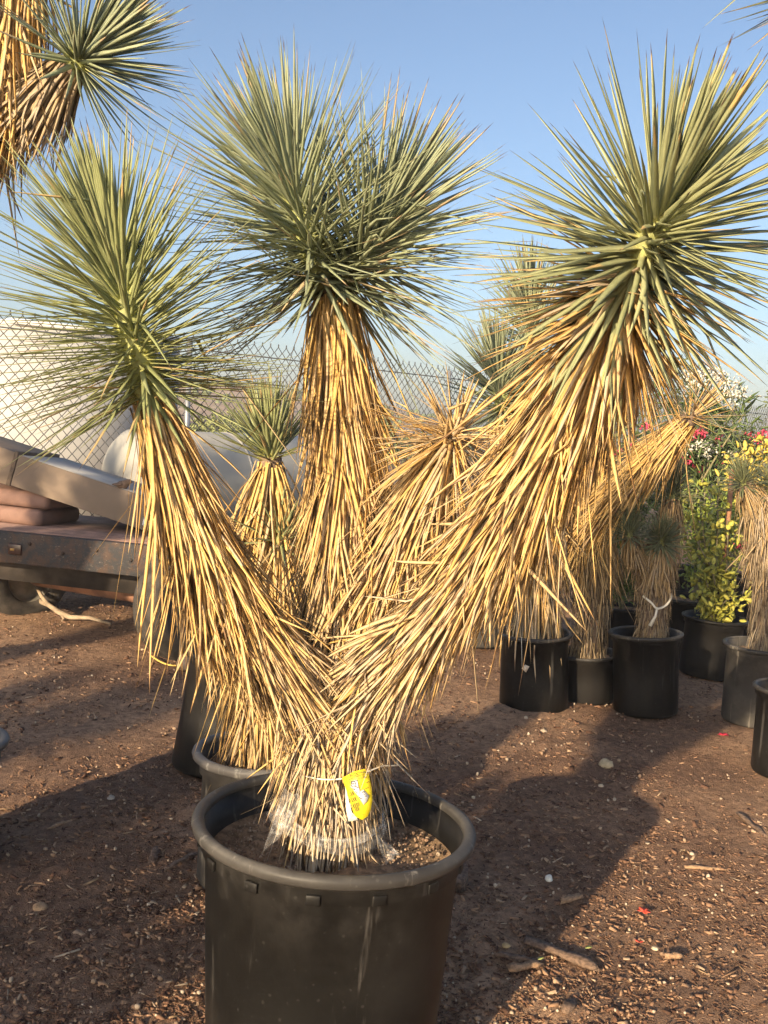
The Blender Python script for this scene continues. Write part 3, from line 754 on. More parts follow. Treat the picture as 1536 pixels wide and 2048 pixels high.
mw = plain('weathered_wood', (0.20, 0.13, 0.09), 0.9, 0.5, 90, bmp=1.0); mw2 = plain('fresh_split_wood', (0.42, 0.26, 0.15), 0.9, 0.4, 90, bmp=0.9)
def scrap(p, q, w, h, label, mat, cat='wood scrap'):
    a, b_ = on_ground(*p), on_ground(*q); d = b_ - a; L = d.length; yaw = math.atan2(d.y, d.x)
    mb = MB(); n = 6; V = []; F = []
    for i in range(n + 1):
        f = i / n; k = (1.0 if 0 < i < n else random.uniform(0.45, 0.9)) * random.uniform(0.8, 1.1)
        for (sy, sz_) in ((-1, 0), (1, 0), (1, 1), (-1, 1)):
            V.append(((f - .5) * L + random.uniform(-.5, .5) * w * (1 if i in (0, n) else .2), sy * w / 2 * k + random.uniform(-1, 1) * w * 0.12, sz_ * h * (k + random.uniform(-.3, .2))))
    for i in range(n):
        for k in range(4): F.append((i * 4 + k, i * 4 + (k + 1) % 4, (i + 1) * 4 + (k + 1) % 4, (i + 1) * 4 + k))
    F += [(3, 2, 1, 0), tuple(n * 4 + k for k in range(4))]
    o = mb.add(V, F).obj('wood_scrap', mat, None, False, (a + b_) / 2 + Vector((0, 0, 0.003)), (random.uniform(-.15, .15), 0.03, yaw))
    return tag(o, label, cat, 'wood scraps on the ground')
scrap((1050, 1885), (1198, 1938), 0.036, 0.012, 'long weathered wood splinter at lower right', mw)
scrap((990, 1912), (1072, 1925), 0.02, 0.01, 'thin brown stick left of the long splinter', mw)
scrap((1018, 1944), (1080, 1930), 0.022, 0.012, 'short tan stick below the long splinter', mw2)
scrap((1122, 1808), (1158, 1796), 0.028, 0.014, 'bright chunk of split wood right of the white stone', mw2)
scrap((1330, 1918), (1366, 1914), 0.025, 0.012, 'flat tan wood chip near the lower right corner', mw2)
scrap((1130, 2030), (1146, 2003), 0.03, 0.012, 'square brown wood chip at the bottom edge', mw)
scrap((303, 1735), (314, 1700), 0.03, 0.02, 'stubby dark wood block left of the big pot', mw)
scrap((330, 1748), (400, 1708), 0.02, 0.015, 'stick touching the left side of the big pot', mw)
scrap((95, 1662), (155, 1640), 0.012, 0.01, 'pale curved stick in the left shade', mw2)
scrap((1370, 1738), (1460, 1742), 0.014, 0.01, 'pale grey stick on the sunny right', mw2)
scrap((1475, 1630), (1536, 1678), 0.02, 0.012, 'brown stick at the right edge', mw)
scrap((908, 1790), (915, 1740), 0.07, 0.05, 'rough brown wood block right behind the big pot', mw)
scrap((70, 2045), (100, 2020), 0.012, 0.008, 'white stick in the bottom left corner', mw2)
mred = plain('fallen_petal_red', (0.75, 0.10, 0.05), 0.6, 0.2, 30, bmp=0); mredp = plain('fallen_petal_crimson', (0.7, 0.04, 0.08), 0.6, 0.2, 30, bmp=0); mlg = plain('fallen_leaf_green', (0.35, 0.38, 0.12), 0.6, 0.2, 30, bmp=0)
def fallen(px, py, w, mat, label, n=5, cat='petal', name='fallen_blossom', Lk=1.0):
    g = on_ground(px, py); r = w * g.y / FPX / 2
    th = np.arange(n) * 6.283 / n + rs.rand(n)
    d = np.stack([np.cos(th), np.sin(th), 0.3 + 0.4 * rs.rand(n)], -1)
    B, lf = blades(np.zeros((n, 3)), d, np.tile(A([[0, 0, 1.]]), (n, 1)), np.tile(A([[0, 0, -0.25]]), (n, 1)), np.full(n, r * Lk), np.full(n, r * 0.8), np.zeros(n), TSO, WPO, keel=0.05)
    F = blade_faces(len(TSO))
    FF = (F[None] + (np.arange(n) * B.shape[1])[:, None, None]).reshape(-1, 4)
    tag(link(name, mesh_np(name, B.reshape(-1, 3), FF, mat, lf.reshape(-1, 4)), None, g + Vector((0, 0, 0.008))), label, cat)
fallen(1288, 1828, 32, mred, 'bright red fallen blossom on the mulch at right')
fallen(1278, 1890, 22, mred, 'small orange-red fallen petal below the bright red blossom', 3)
fallen(1447, 1474, 26, mredp, 'crimson and white fallen blossom before the grey pot')
fallen(1170, 1902, 26, mlg, 'curled green leaf beside the long wood splinter', 1, 'leaf', 'fallen_leaf', 1.4)
fallen(1075, 1925, 24, mlg, 'yellow-green leaf under the long wood splinter', 1, 'leaf', 'fallen_leaf', 1.4)

# ------------------------------------------------------------------ chain-link fence
TANF = 1.10; FE = Vector((1, TANF, 0)).normalized(); FO = Vector((0, 10.5, 0)); FH = 2.15; MS = 0.0966
mwire = plain('galvanised_wire', (0.07, 0.075, 0.08), 0.6, 0.2, 20, 0.0, bmp=0)
fr = empty('chain_link_fence', FO, 'chain-link fence with twisted tops running behind the yard', 'fence')
def fence_mesh():
    nw = int(21.0 / MS) ; s0 = -6.5; nz_ = int(FH / (MS / 2))
    r = 0.0044; FN = Vector((-FE.y, FE.x, 0))
    V = []; F = []
    for i in range(nw):
        pts = []
        for k in range(nz_ + 1):
            z = FH - k * MS / 2
            s = s0 + i * MS + (MS / 2 if k % 2 else 0)
            off = (1 if k % 2 else -1) * 0.003
            pts.append((FE * (s if k % 2 else s + 0.0) + FN * off + Vector((0, 0, z))))
        # mirrored partner is the next wire: neighbours hook at the corners
        b0 = len(V)
        for j, p in enumerate(pts):
            for q in range(4):
                a = math.pi / 2 * q + 0.78
                V.append(p + FE * (r * math.cos(a)) + FN * (r * math.sin(a)))
        for j in range(len(pts) - 1):
            for q in range(4):
                a, b_ = b0 + j * 4 + q, b0 + j * 4 + (q + 1) % 4
                F.append((a, b_, b_ + 4, a + 4))
        # the opposite zigzag
        b0 = len(V)
        for k in range(nz_ + 1):
            z = FH - k * MS / 2
            s = s0 + i * MS - (MS / 2 if k % 2 else 0)
            p = FE * s + FN * (-(1 if k % 2 else -1) * 0.003) + Vector((0, 0, z))
            for q in range(4):
                a = math.pi / 2 * q + 0.78
                V.append(p + FE * (r * math.cos(a)) + FN * (r * math.sin(a)))
        for j in range(nz_):
            for q in range(4):
                a, b_ = b0 + j * 4 + q, b0 + j * 4 + (q + 1) % 4
                F.append((a, b_, b_ + 4, a + 4))
        # twisted knuckle on top
        b0 = len(V); p = FE * (s0 + i * MS)
        for z in (FH - 0.005, FH + 0.03):
            for q in range(4):
                a = math.pi / 2 * q + 0.78
                V.append(p + Vector((0, 0, z)) + (FE * math.cos(a) + FN * math.sin(a)) * 0.0055)
        for q in range(4): F.append((b0 + q, b0 + (q + 1) % 4, b0 + 4 + (q + 1) % 4, b0 + 4 + q))
        F.append((b0 + 4, b0 + 5, b0 + 6, b0 + 7))
    return mesh_np('wire_mesh', A([tuple(v) for v in V]), np.array(F), mwire)
tag(link('wire_mesh', fence_mesh(), fr), kind='stuff')
MB().tube([FE * -6.5 + Vector((0, 0, FH - 0.10)), FE * 14.4 + Vector((0, 0, FH - 0.10))], 0.006, 6).obj('tension_wire', mwire, fr)
mpost = plain('galvanised_post', (0.34, 0.35, 0.36), 0.4, 0.15, 12, 0.6, bmp=0)
for s in (-5.2, -2.6, 0.9, 3.9, 6.9, 9.9, 12.9):
    MB().tube([FE * s + Vector((0.03, -0.03, 0)), FE * s + Vector((0.03, -0.03, FH - 0.02))], 0.024, 10).obj('post', mpost, fr, True)

# ------------------------------------------------------------------ white flat-roofed building behind the fence
mwhite = plain('white_painted_wall', (0.39, 0.39, 0.385), 0.6, 0.05, 1.5, bmp=0.1); mtrim = plain('white_roof_trim', (0.72, 0.71, 0.69), 0.5, 0.05, 3, bmp=0)
e0 = at(18, 900, 12.0); e1 = at(352, 900, 13.6); e0.z = e1.z = 0
dl = Vector((-0.62, 0.78, 0)) * 5
brt = empty('white_building', e0, 'plain white flat-roofed building behind the fence at left', 'building')
ht = 2.45
q0, q1, q2, q3 = Vector((0, 0, 0)), e1 - e0, e1 - e0 + dl, dl
up_ = Vector((0, 0, ht))
MB().hexa([q0, q1, q2, q3, q0 + up_, q1 + up_, q2 + up_, q3 + up_]).obj('wall', mwhite, brt)
o_ = MB(); cc = (q0 + q1 + q2 + q3) / 4; k_ = lambda p: cc + (p - cc) * 1.012
o_.hexa([k_(q) + up_ for q in (q0, q1, q2, q3)] + [k_(q) + up_ + Vector((0, 0, 0.06)) for q in (q0, q1, q2, q3)]).obj('roof', mtrim, brt)

# ------------------------------------------------------------------ tank
mtank = plain('cream_tank_paint', (0.36, 0.35, 0.315), 0.45, 0.08, 3, bmp=0.05); mcap = plain('rusty_fitting', (0.30, 0.16, 0.09), 0.8, 0.3, 20)
ta = Vector((-1.93, 7.6, 0.93)); tbk = Vector((-0.75, 8.75, 0.93)); tl = (tbk - ta).length
tk = empty('storage_tank', Vector((ta.x, ta.y, 0)), 'cream cylindrical tank with a domed end between trailer and fence', 'tank')
Mt = Matrix.Translation(ta - Vector((ta.x, ta.y, 0))) @ (tbk - ta).to_track_quat('Z', 'Y').to_matrix().to_4x4()
prof = [(0.001, -0.16), (0.15, -0.15), (0.28, -0.115), (0.38, -0.06), (0.43, 0.0), (0.43, tl * 0.5), (0.43, tl), (0.38, tl + .06), (0.28, tl + .115), (0.001, tl + 0.16)]
MB().lathe(prof, 40, Mt).obj('shell', mtank, tk, True)
for f in (0.02, 0.5):
    MB().lathe([(0.43, tl * f), (0.436, tl * f + 0.004), (0.436, tl * f + 0.018), (0.43, tl * f + 0.022)], 40, Mt).obj('weld_seam', mtank, tk, True)
pc = at(290, 946, 7.25)
MB().lathe([(0.001, 0.05), (0.028, 0.05), (0.03, 0.0), (0.03, -0.12)], 8, Matrix.Translation(pc - tk.location) @ Vector((-0.5, -1, 0)).to_track_quat('Z', 'Y').to_matrix().to_4x4()).obj('fitting', mcap, tk)
for s in (0.2, 0.8):
    c_ = ta.lerp(tbk, s) - tk.location
    MB().box((c_.x, c_.y, 0.27), (0.5, 0.12, 0.54), Matrix.Rotation(0.78, 3, 'Z')).obj('leg', mcap, tk)

# ------------------------------------------------------------------ trailer
m, t, b = new_mat('rusty_peeling_steel')
n1 = noise_n(t, 13, 6, 0.7); n2 = noise_n(t, 42, 5, 0.7, stretch=(1, 1, 2))
c = mixc(t, sstep(t, n1, 0.42, 0.6), (0.03, 0.03, 0.034), (0.07, 0.042, 0.03))
c = mixc(t, mth(t, 'MULTIPLY', sstep(t, n2, 0.60, 0.68), 0.7), c, (0.24, 0.20, 0.16))
t.links.new(c, b.inputs['Base Color']); b.inputs['Roughness'].default_value = 0.75; bump(t, b, n2, 0.5, 0.01); M['rust'] = m
M['axle'] = plain('rust_brown_axle', (0.26, 0.13, 0.08), 0.8, 0.3, 9)
M['darksteel'] = plain('dark_underframe', (0.035, 0.028, 0.024), 0.8, 0.4, 10)
M['deck'] = plain('deck_plate', (0.24, 0.15, 0.125), 0.75, 0.25, 14, bmp=0.3)
M['tyre'] = plain('old_rubber', (0.045, 0.038, 0.032), 0.85, 0.5, 16, bmp=0.5)
M['rim'] = plain('dusty_wheel_rim', (0.2, 0.18, 0.15), 0.6, 0.3, 10, 0.3)
A0 = at(345, 1096, 6.0); A1 = at(-260, 1034, 6.62)
ex = (A1 - A0); ex.z = 0; LB = ex.length; ex.normalize(); ey = Vector((ex.y, -ex.x, 0));
if ey.y < 0: ey = -ey
zt = A0.z
tr = empty('flatbed_trailer', Vector((A0.x, A0.y, 0)), 'old rusty flatbed trailer parked at left', 'trailer')
MW = Matrix(((ex.x, ey.x, 0, 0), (ex.y, ey.y, 0, 0), (0, 0, 1, 0), (0, 0, 0, 1)))
def tbx(name, x0, x1, y0, y1, z0, z1, mat, bv=0.0):
    P = [MW @ Vector(p) for p in ((x0, y0, z0), (x1, y0, z0), (x1, y1, z0), (x0, y1, z0), (x0, y0, z1), (x1, y0, z1), (x1, y1, z1), (x0, y1, z1))]
    o = MB().hexa([P[i] for i in (1, 0, 3, 2, 5, 4, 7, 6)]).obj(name, mat, tr)
    if bv: bevel(o, bv)
    return o
tbx('deck', -0.28, LB, 0.02, 1.25, zt - 0.05, zt - 0.004, M['deck'])
tbx('edge_channel', -0.30, LB + .02, 0.0, 0.06, zt - 0.20, zt, M['rust'], 0.008)
tbx('side_channel', -0.34, -0.281, 0.03, 1.27, zt - 0.19, zt - 0.002, M['rust'], 0.008)
tbx('underframe', -0.1, LB, 0.25, 0.33, zt - 0.36, zt - 0.06, M['darksteel'])
tbx('underframe', -0.1, LB, 0.9, 0.98, zt - 0.36, zt - 0.06, M['darksteel'])
for xx in (0.2, 0.9, 1.6): tbx('crossmember', xx, xx + .07, 0.1, 1.2, zt - 0.16, zt - 0.051, M['darksteel'])
# grooves of the ribbed deck
for k in range(10): tbx('deck_rib', -0.27, LB, 0.09 + k * 0.03, 0.102 + k * 0.03, zt - 0.004, zt + 0.002, M['deck'])
for k in range(9):
    MB().lathe([(0.013, 0.0), (0.013, 0.008), (0.008, 0.012), (0.001, 0.012)], 6, Matrix.Translation(MW @ Vector((-0.2 + k * 0.24, -0.001, zt - 0.1 + 0.04 * (k % 2)))) @ (MW.to_3x3() @ Vector((0, -1, 0))).to_track_quat('Z', 'Y').to_matrix().to_4x4()).obj('bolt', M['rust'], tr)
lx = (at(30, 1087, 6.3) - tr.location).dot(ex)
tbx('marker_light', lx - 0.05, lx + 0.05, -0.012, 0.0, zt - 0.14, zt - 0.07, plain('dark_marker_lens', (0.05, 0.02, 0.015), 0.3, 0.2, 20, bmp=0), 0.006)
tbx('marker_plate', lx - 0.0, lx + 0.03, -0.016, -0.0121, zt - 0.115, zt - 0.1, plain('amber_marker', (0.5, 0.3, 0.08), 0.4, 0.2, 20, bmp=0))
def wheel(parent, c, axis_d, r, w, label=None, hub=True):
    """c relative to parent; axis_d = outward axle direction"""
    Mw = Matrix.Translation(c) @ axis_d.to_track_quat('Z', 'Y').to_matrix().to_4x4()
    h = w / 2
    prof = [(r * 0.56, -h * 0.8), (r * 0.62, -h), (r * 0.85, -h * 1.05), (r * 0.96, -h * 0.86), (r * 0.985, -h * 0.6), (r, -h * 0.5), (r * 0.975, -h * 0.46), (r * 0.975, -h * 0.36), (r, -h * 0.3), (r, h * 0.3), (r * 0.975, h * 0.36), (r * 0.975, h * 0.46), (r, h * 0.5), (r * 0.985, h * 0.6), (r * 0.96, h * 0.86), (r * 0.85, h * 1.05), (r * 0.62, h), (r * 0.56, h * 0.8)]
    wl = bpy.data.objects.new('wheel', MB().lathe([(0.001, -h * 0.3), (r * 0.3, -h * 0.25), (r * 0.5, -h * .1), (r * 0.565, h * 0.75), (r * 0.59, h * 0.78), (r * 0.585, h * 0.6), (r * 0.52, h * 0.05), (r * 0.32, h * 0.2), (r * 0.15, h * 0.3), (0.001, h * 0.3)], 32, Mw).mesh('wheel', M['rim'], True))
    COL.objects.link(wl); wl.parent = parent
    MB().lathe(prof, 48, Mw, None, True).obj('tyre', M['tyre'], wl, True)
    if hub:
        MB().lathe([(0.055, h * 0.2), (0.055, h * 0.95), (0.05, h), (0.036, h * 1.02)], 20, Mw).obj('hub', M['axle'], wl, True)
        MB().lathe([(0.04, h * 0.9), (0.04, h * 1.2), (0.03, h * 1.26), (0.001, h * 1.27)], 20, Mw).obj('hub_cap', M['rim'], wl, True)
    return wl
wr = 0.36
gw = on_ground(335, 1322)
wax = Vector((0.80, -0.60, 0)).normalized()
wheel(tr, Vector((gw.x + 0.10, gw.y + 0.05, wr)) - tr.location, wax, wr, 0.21)
gw2 = at(585, 1206, 6.35)
wheel(tr, Vector((gw2.x, 6.35, wr)) - tr.location, Vector((0.25, -0.97, 0)), wr, 0.21)
gw3 = on_ground(40, 1228)
wheel(tr, Vector((gw3.x, gw3.y + 0.1, 0.25)) - tr.location, Vector((0.72, -0.7, 0)), 0.3, 0.2, None, False)
a_, b_ = at(75, 1152, 7.2), at(300, 1188, 6.55)
MB().tube([a_ - tr.location, b_ - tr.location, b_ + (b_ - a_) * .3 - tr.location], 0.075, 14).obj('axle', M['axle'], tr, True)
tag(link('straw_clump', mesh_np('straw_clump', *(lambda r: (r[0].reshape(-1, 3) - A(tr.location), (blade_faces(len(TS))[None] + (np.arange(len(r[0])) * r[0].shape[1])[:, None, None]).reshape(-1, 4), M['deadbrown'], r[1].reshape(-1, 4)))(skirt([tuple(at(25, 1190, 7.25)), tuple(at(30, 1140, 7.2))], 0.05, 0.03, 60, 0.16, 0.012, flare=0.8))), tr), kind='stuff')

# cardboard box, leaning on the cushions
m, t, b = new_mat('corrugated_cardboard')
wv = nd(t, 'ShaderNodeTexWave', wave_type='BANDS', bands_direction='Z', i_Scale=42.0, i_Distortion=0.6); tc = nd(t, 'ShaderNodeTexCoord'); t.links.new(tc.outputs['Object'], wv.inputs['Vector'])
n1 = noise_n(t, 4, 4)
c = mixc(t, sstep(t, n1, 0.3, 0.7), (0.20, 0.15, 0.11), (0.25, 0.19, 0.145)); c = mixc(t, mth(t, 'MULTIPLY', wv.outputs[1], 0.14), c, (0.2, 0.15, 0.11))
t.links.new(c, b.inputs['Base Color']); b.inputs['Roughness'].default_value = 0.85; bump(t, b, wv.outputs[1], 0.2, 0.004); M['card'] = m
bl, brr = at(13, 968, 6.75), at(291, 1062, 6.55)
bx_ = (brr - bl).normalized(); bup = (at(34, 903, 6.75) - bl); bup = (bup - bx_ * bup.dot(bx_)).normalized(); bd = bup.cross(bx_).normalized()
if bd.y < 0: bd = -bd
bh = 0.215
cbx = empty('cardboard_box', brr, 'long cardboard box tilted on the trailer deck over the cushions', 'box')
def slab(name, x0, x1, y0, y1, z0, z1, mat, bv=0.004):
    P = [bx_ * x + bd * y + bup * z for x, y, z in ((x0, y0, z0), (x1, y0, z0), (x1, y1, z0), (x0, y1, z0), (x0, y0, z1), (x1, y0, z1), (x1, y1, z1), (x0, y1, z1))]
    o = MB().hexa(P).obj(name, mat, cbx)
    if bv: bevel(o, bv)
    return o
L1 = (brr - bl).length
slab('carton', -L1 + 0.03, 0, 0, 0.55, 0, bh, M['card'])
slab('carton_end', -L1 - 0.75, -L1 - 0.0, -0.004, 0.56, -0.006, bh + 0.012, M['card'])
slab('crease_tape', -L1 + 0.001, -L1 + 0.029, -0.007, 0.55, -0.008, bh + 0.02, plain('dark_tape', (0.12, 0.085, 0.06), 0.8, 0.3, 20))
slab('top_flap', -L1 + 0.06, 0.01, 0.0, 0.55, bh + 0.001, bh + 0.006, plain('grey_carton_top', (0.34, 0.335, 0.33), 0.8, 0.1, 6, bmp=0), 0)
slab('shipping_label', -0.035, -0.002, -0.003, -0.001, 0.03, 0.10, plain('white_label', (0.75, 0.78, 0.82), 0.6, 0.05, 8, bmp=0), 0)
# cushions
mcush = plain('brown_pink_upholstery', (0.24, 0.14, 0.11), 0.8, 0.15, 6, bmp=0.3)
for k, (pa, pb, dz, lab) in enumerate((((-180, 1020), (118, 1044), 0.0, 'lower of two brown folded cushions under the cardboard box'), ((-180, 985), (132, 1008), 0.118, 'upper of two brown folded cushions under the cardboard box'))):
    pr = at(pb[0], 1050, 6.85); wln = 1.0
    o = bevel(MB().box((0, 0, 0), (wln, 0.5, 0.115)).obj('seat_cushion', mcush, None, True), 0.045, 4)
    o.location = (pr.x - wln / 2, pr.y + 0.25, zt + 0.06 + dz); o.rotation_euler = (0, R(1.5), math.atan2(-ex.y, -ex.x))
    tag(o, lab, 'cushion', 'folded cushions on the trailer')
    bevel(MB().box((0.03, -0.245, 0), (0.006, 0.03, 0.10)).obj('seam', mcush, o), 0.002)
# bird on the box
mb_ = plain('brown_feathers', (0.15, 0.095, 0.065), 0.8, 0.35, 60)
bp = at(243, 975, 6.62)
bird = empty('small_bird', bp, 'small brown bird perched on the edge of the cardboard box', 'bird')
V = []; F = []
prof = [(-0.085, 0.003, 0.012), (-0.05, 0.006, 0.012), (-0.035, 0.016, 0.012), (-0.01, 0.029, 0.014), (0.02, 0.031, 0.020), (0.036, 0.024, 0.032), (0.046, 0.019, 0.040), (0.058, 0.017, 0.042), (0.068, 0.010, 0.040), (0.080, 0.001, 0.037)]
MB().tube([(x, 0, z) for x, r, z in prof], [r for x, r, z in prof], 12).obj('body', mb_, bird, True)
for sy in (-1, 1): MB().tube([(0.01, sy * 0.01, 0), (0.012, sy * 0.01, -0.03)], 0.0025, 5).obj('leg', mb_, bird)
for sy in (-1, 1): MB().tube([(-0.06, sy * 0.014, 0.018), (-0.02, sy * 0.027, 0.02), (0.02, sy * 0.028, 0.024)], [0.004, 0.014, 0.008], 8).obj('wing', mb_, bird, True)
bird.rotation_euler = (0, 0, -0.2)
# fallen branch and yellow rope under the trailer
mbr = plain('dry_branch', (0.34, 0.26, 0.18), 0.9, 0.3, 20)
bt = empty('dead_branch', on_ground(110, 1240), 'crooked dead branch lying under the trailer', 'branch')
gp = lambda px, py, z: on_ground(px, py, z) - bt.location
MB().tube([gp(68, 1165, .2), gp(82, 1190, .14), gp(95, 1208, .1), gp(118, 1224, .05), (gp(140, 1234, .03)), gp(180, 1236, .04), gp(222, 1248, .02)], [.012, .014, .017, .02, .018, .014, .008], 8, True, .15).obj('limb', mbr, bt, True)
MB().tube([gp(100, 1212, .09), gp(84, 1205, .09), gp(80, 1200, .1)], [.012, .016, .01], 7, True, .2).obj('stub', mbr, bt, True)
MB().tube([gp(118, 1224, .05), gp(128, 1238, .01), gp(124, 1242, .01)], [.01, .007, .004], 7).obj('twig', mbr, bt, True)
mro = plain('yellow_rope', (0.75, 0.5, 0.12), 0.7, 0.2, 50, bmp=0)
rp_ = [on_ground(300, 1310, .008), on_ground(322, 1324, .008), on_ground(345, 1331, .008), on_ground(372, 1329, .01), on_ground(400, 1323, .01), on_ground(430, 1318, .01)]
tag(MB().tube([Vector(p) - rp_[0] for p in spline([tuple(q) for q in rp_], 20)], 0.005, 6).obj('yellow_rope', mro, None, True, rp_[0]), 'thin yellow rope lying round the foot of the trailer tyre', 'rope')

# ------------------------------------------------------------------ shrubs, oleanders, far trees
def soft_leaf(name, c1, c2, tip):
    return leaf_mat(name, [q * 0.8 for q in c1], c1, c2, tip, 0.99)
M['oleander'] = soft_leaf('oleander_leaf', (0.07, 0.11, 0.035), (0.15, 0.20, 0.07), (0.1, 0.1, 0.05))
M['yellowleaf'] = soft_leaf('yellow_green_leaf', (0.36, 0.38, 0.06), (0.58, 0.52, 0.10), (0.4, 0.3, 0.1))
M['limeleaf'] = soft_leaf('lime_leaf', (0.17, 0.24, 0.04), (0.36, 0.40, 0.07), (0.3, 0.3, 0.1))
M['goldleaf'] = soft_leaf('golden_leaf', (0.60, 0.46, 0.08), (0.75, 0.58, 0.14), (0.5, 0.35, 0.1))
M['brightgreen'] = soft_leaf('fresh_green_leaf', (0.05, 0.11, 0.02), (0.12, 0.20, 0.04), (0.1, 0.15, 0.05))
M['treeleaf'] = soft_leaf('desert_tree_leaf', (0.10, 0.13, 0.045), (0.20, 0.23, 0.09), (0.15, 0.15, 0.06))
M['paletree'] = soft_leaf('pale_green_leaf', (0.22, 0.25, 0.09), (0.34, 0.36, 0.14), (0.2, 0.2, 0.08))
M['white_fl'] = soft_leaf('white_petal', (0.80, 0.76, 0.62), (0.85, 0.82, 0.72), (0.8, 0.75, 0.6))
M['pink_fl'] = soft_leaf('pink_petal', (0.72, 0.04, 0.12), (0.85, 0.16, 0.24), (0.7, 0.1, 0.15))
M['cane'] = plain('shrub_stem', (0.22, 0.19, 0.10), 0.8, 0.3, 30)

def leaf_cloud(n, pts_fn, L, Wd, oval=True, updir=0.3, bend=0.1):
    c, out_ = pts_fn(n)
    d = nz(rs.normal(0, 1, (n, 3)) + out_ * 0.7 + A([0, 0, updir]))
    nn = nz(rs.normal(0, 1, (n, 3)) + A([0, -0.3, 0.8]))
    return blades(c, d, nn, rs.normal(0, bend, (n, 3)) + A([0, 0, -bend]), L * rs.uniform(0.6, 1.25, n), Wd * rs.uniform(0.7, 1.2, n), np.zeros(n), TSO, WPO if oval else WPL, keel=0.06, up=0.2)
def shrub(label, base, stems, n, L, Wd, mat, oval=True, n_leaf=60, spread=0.12, s_lo=0.25, cat='shrub', name='potted_shrub', group=None, flowers=None, updir=0.3, stem_r=0.01):
    """stems: list of world-space polylines; leaves gather along them"""
    base = Vector(base); root = empty(name, base, label, cat, group)
    paths = [spline([tuple(q) for q in st], 24) for st in stems]
    for p in paths:
        MB().tube([Vector(q) - base for q in p], list(np.linspace(stem_r, stem_r * 0.35, 24)), 6).obj('stem', M['cane'], root, True)
    def pts(k):
        pi = rs.randint(0, len(paths), k); s = s_lo + (1 - s_lo) * rs.rand(k); P = A(paths)
        c = P[pi, (s * 23).astype(int)]; o = rs.normal(0, 1, (k, 3)) * A([1, 1, 0.6])
        return c + o * spread * (0.4 + 0.6 * s)[:, None], nz(o)
    B, lf = leaf_cloud(n, pts, L, Wd, oval, updir)
    sc = nz(CAMP - B.mean(1)) @ A([0, -1, 0]) * 0 - B.mean(1)[:, 1] + rs.rand(n) * 0.05
    emit(B, lf, len(TSO), M[mat], root, base, n_leaf, sc, 'leaf', 'foliage')
    for (p, r, fm, k) in flowers or []:
        p = A(p); c = p + rs.normal(0, 1, (k, 3)) * r * A([1, 1, 0.6])
        d = nz(rs.normal(0, 1, (k, 3)) + A([0, -0.7, 0.5]))
        B2, lf2 = blades(c, d, nz(rs.normal(0, 1, (k, 3))), rs.normal(0, 0.1, (k, 3)), np.full(k, 0.03), np.full(k, 0.022), np.zeros(k), TSO, WPO, keel=0.05)
        V = B2.reshape(-1, 3) - A(base); F = blade_faces(len(TSO)); FF = (F[None] + (np.arange(k) * B2.shape[1])[:, None, None]).reshape(-1, 4)
        tag(link('flower_cluster', mesh_np('flower_cluster', V, FF, M[fm], lf2.reshape(-1, 4)), root), kind='stuff')
    return root
def fan(base, tips, mid=0.45, dev=0.05):
    b_ = Vector(base); out_ = []
    for tp in tips:
        tp = Vector(tp); m_ = b_.lerp(tp, mid) + Vector((random.uniform(-dev, dev), random.uniform(-dev, dev), 0.06)); m_.x = b_.x + (m_.x - b_.x) * 0.7
        out_.append([b_, m_, tp])
    return out_
# staked yellow-green shrub in P4
s4 = Vector((P4.x, 6.4, P4.z - 0.06))
shrub('slender staked shrub with round yellow-green leaves', s4, fan(s4, [at(1436, 955, 6.4), at(1400, 1010, 6.35), at(1455, 1040, 6.4), at(1395, 1085, 6.3), at(1465, 1195, 6.3), at(1412, 1160, 6.3), at(1445, 1120, 6.35)]), 760, 0.050, 0.036, 'yellowleaf', True, 250, 0.075, 0.10)
st_ = empty('wooden_stake', Vector((at(1443, 1235, 6.43).x, 6.43, s4.z)), 'brown wooden stake supporting the yellow-green shrub', 'stake')
a_, b_ = at(1442, 1235, 6.43) - st_.location, at(1464, 938, 6.43) - st_.location
MB().tube([a_, a_.lerp(b_, .5), b_], 0.017, 4).obj('post', plain('red_brown_wood', (0.36, 0.17, 0.09), 0.8, 0.3, 20), st_)
MB().tube([a_.lerp(b_, .72) + Vector((-.08, -.03, 0)), a_.lerp(b_, .72) + Vector((0, -.025, .01)), a_.lerp(b_, .72) + Vector((.02, .02, 0))], 0.004, 5).obj('tie', M['cane'], st_)
# fine lime shrub behind
s8 = Vector((P8.x + 0.05, 7.0, P8.z - 0.06))
shrub('bushy lime-green shrub in the wide low pot', s8, fan(s8, [at(x_, y_, 7.0 + random.uniform(-.1, .1)) for x_, y_ in ((1380, 985), (1410, 960), (1440, 990), (1465, 1010), (1370, 1040), (1480, 1060), (1420, 1030))]), 1500, 0.04, 0.018, 'limeleaf', True, 60, 0.10, 0.3)
# bright green small shrub
s7 = Vector((P7.x, 6.7, P7.z - 0.05))
shrub('small feathery bright green shrub in the second row', s7, fan(s7, [at(x_, y_, 6.7) for x_, y_ in ((1210, 1090), (1240, 1060), (1275, 1090), (1290, 1130), (1205, 1140), (1250, 1120))]), 1200, 0.045, 0.010, 'brightgreen', False, 40, 0.06, 0.25, updir=0.7)
s10 = Vector((P10.x, 6.9, P10.z - 0.05))
shrub('dark green shrub deep in the shade behind the tagged pot', s10, fan(s10, [at(x_, y_, 6.9) for x_, y_ in ((1110, 1080), (1130, 1130), (1090, 1120))]), 500, 0.05, 0.016, 'brightgreen', False, 20, 0.07, 0.25)
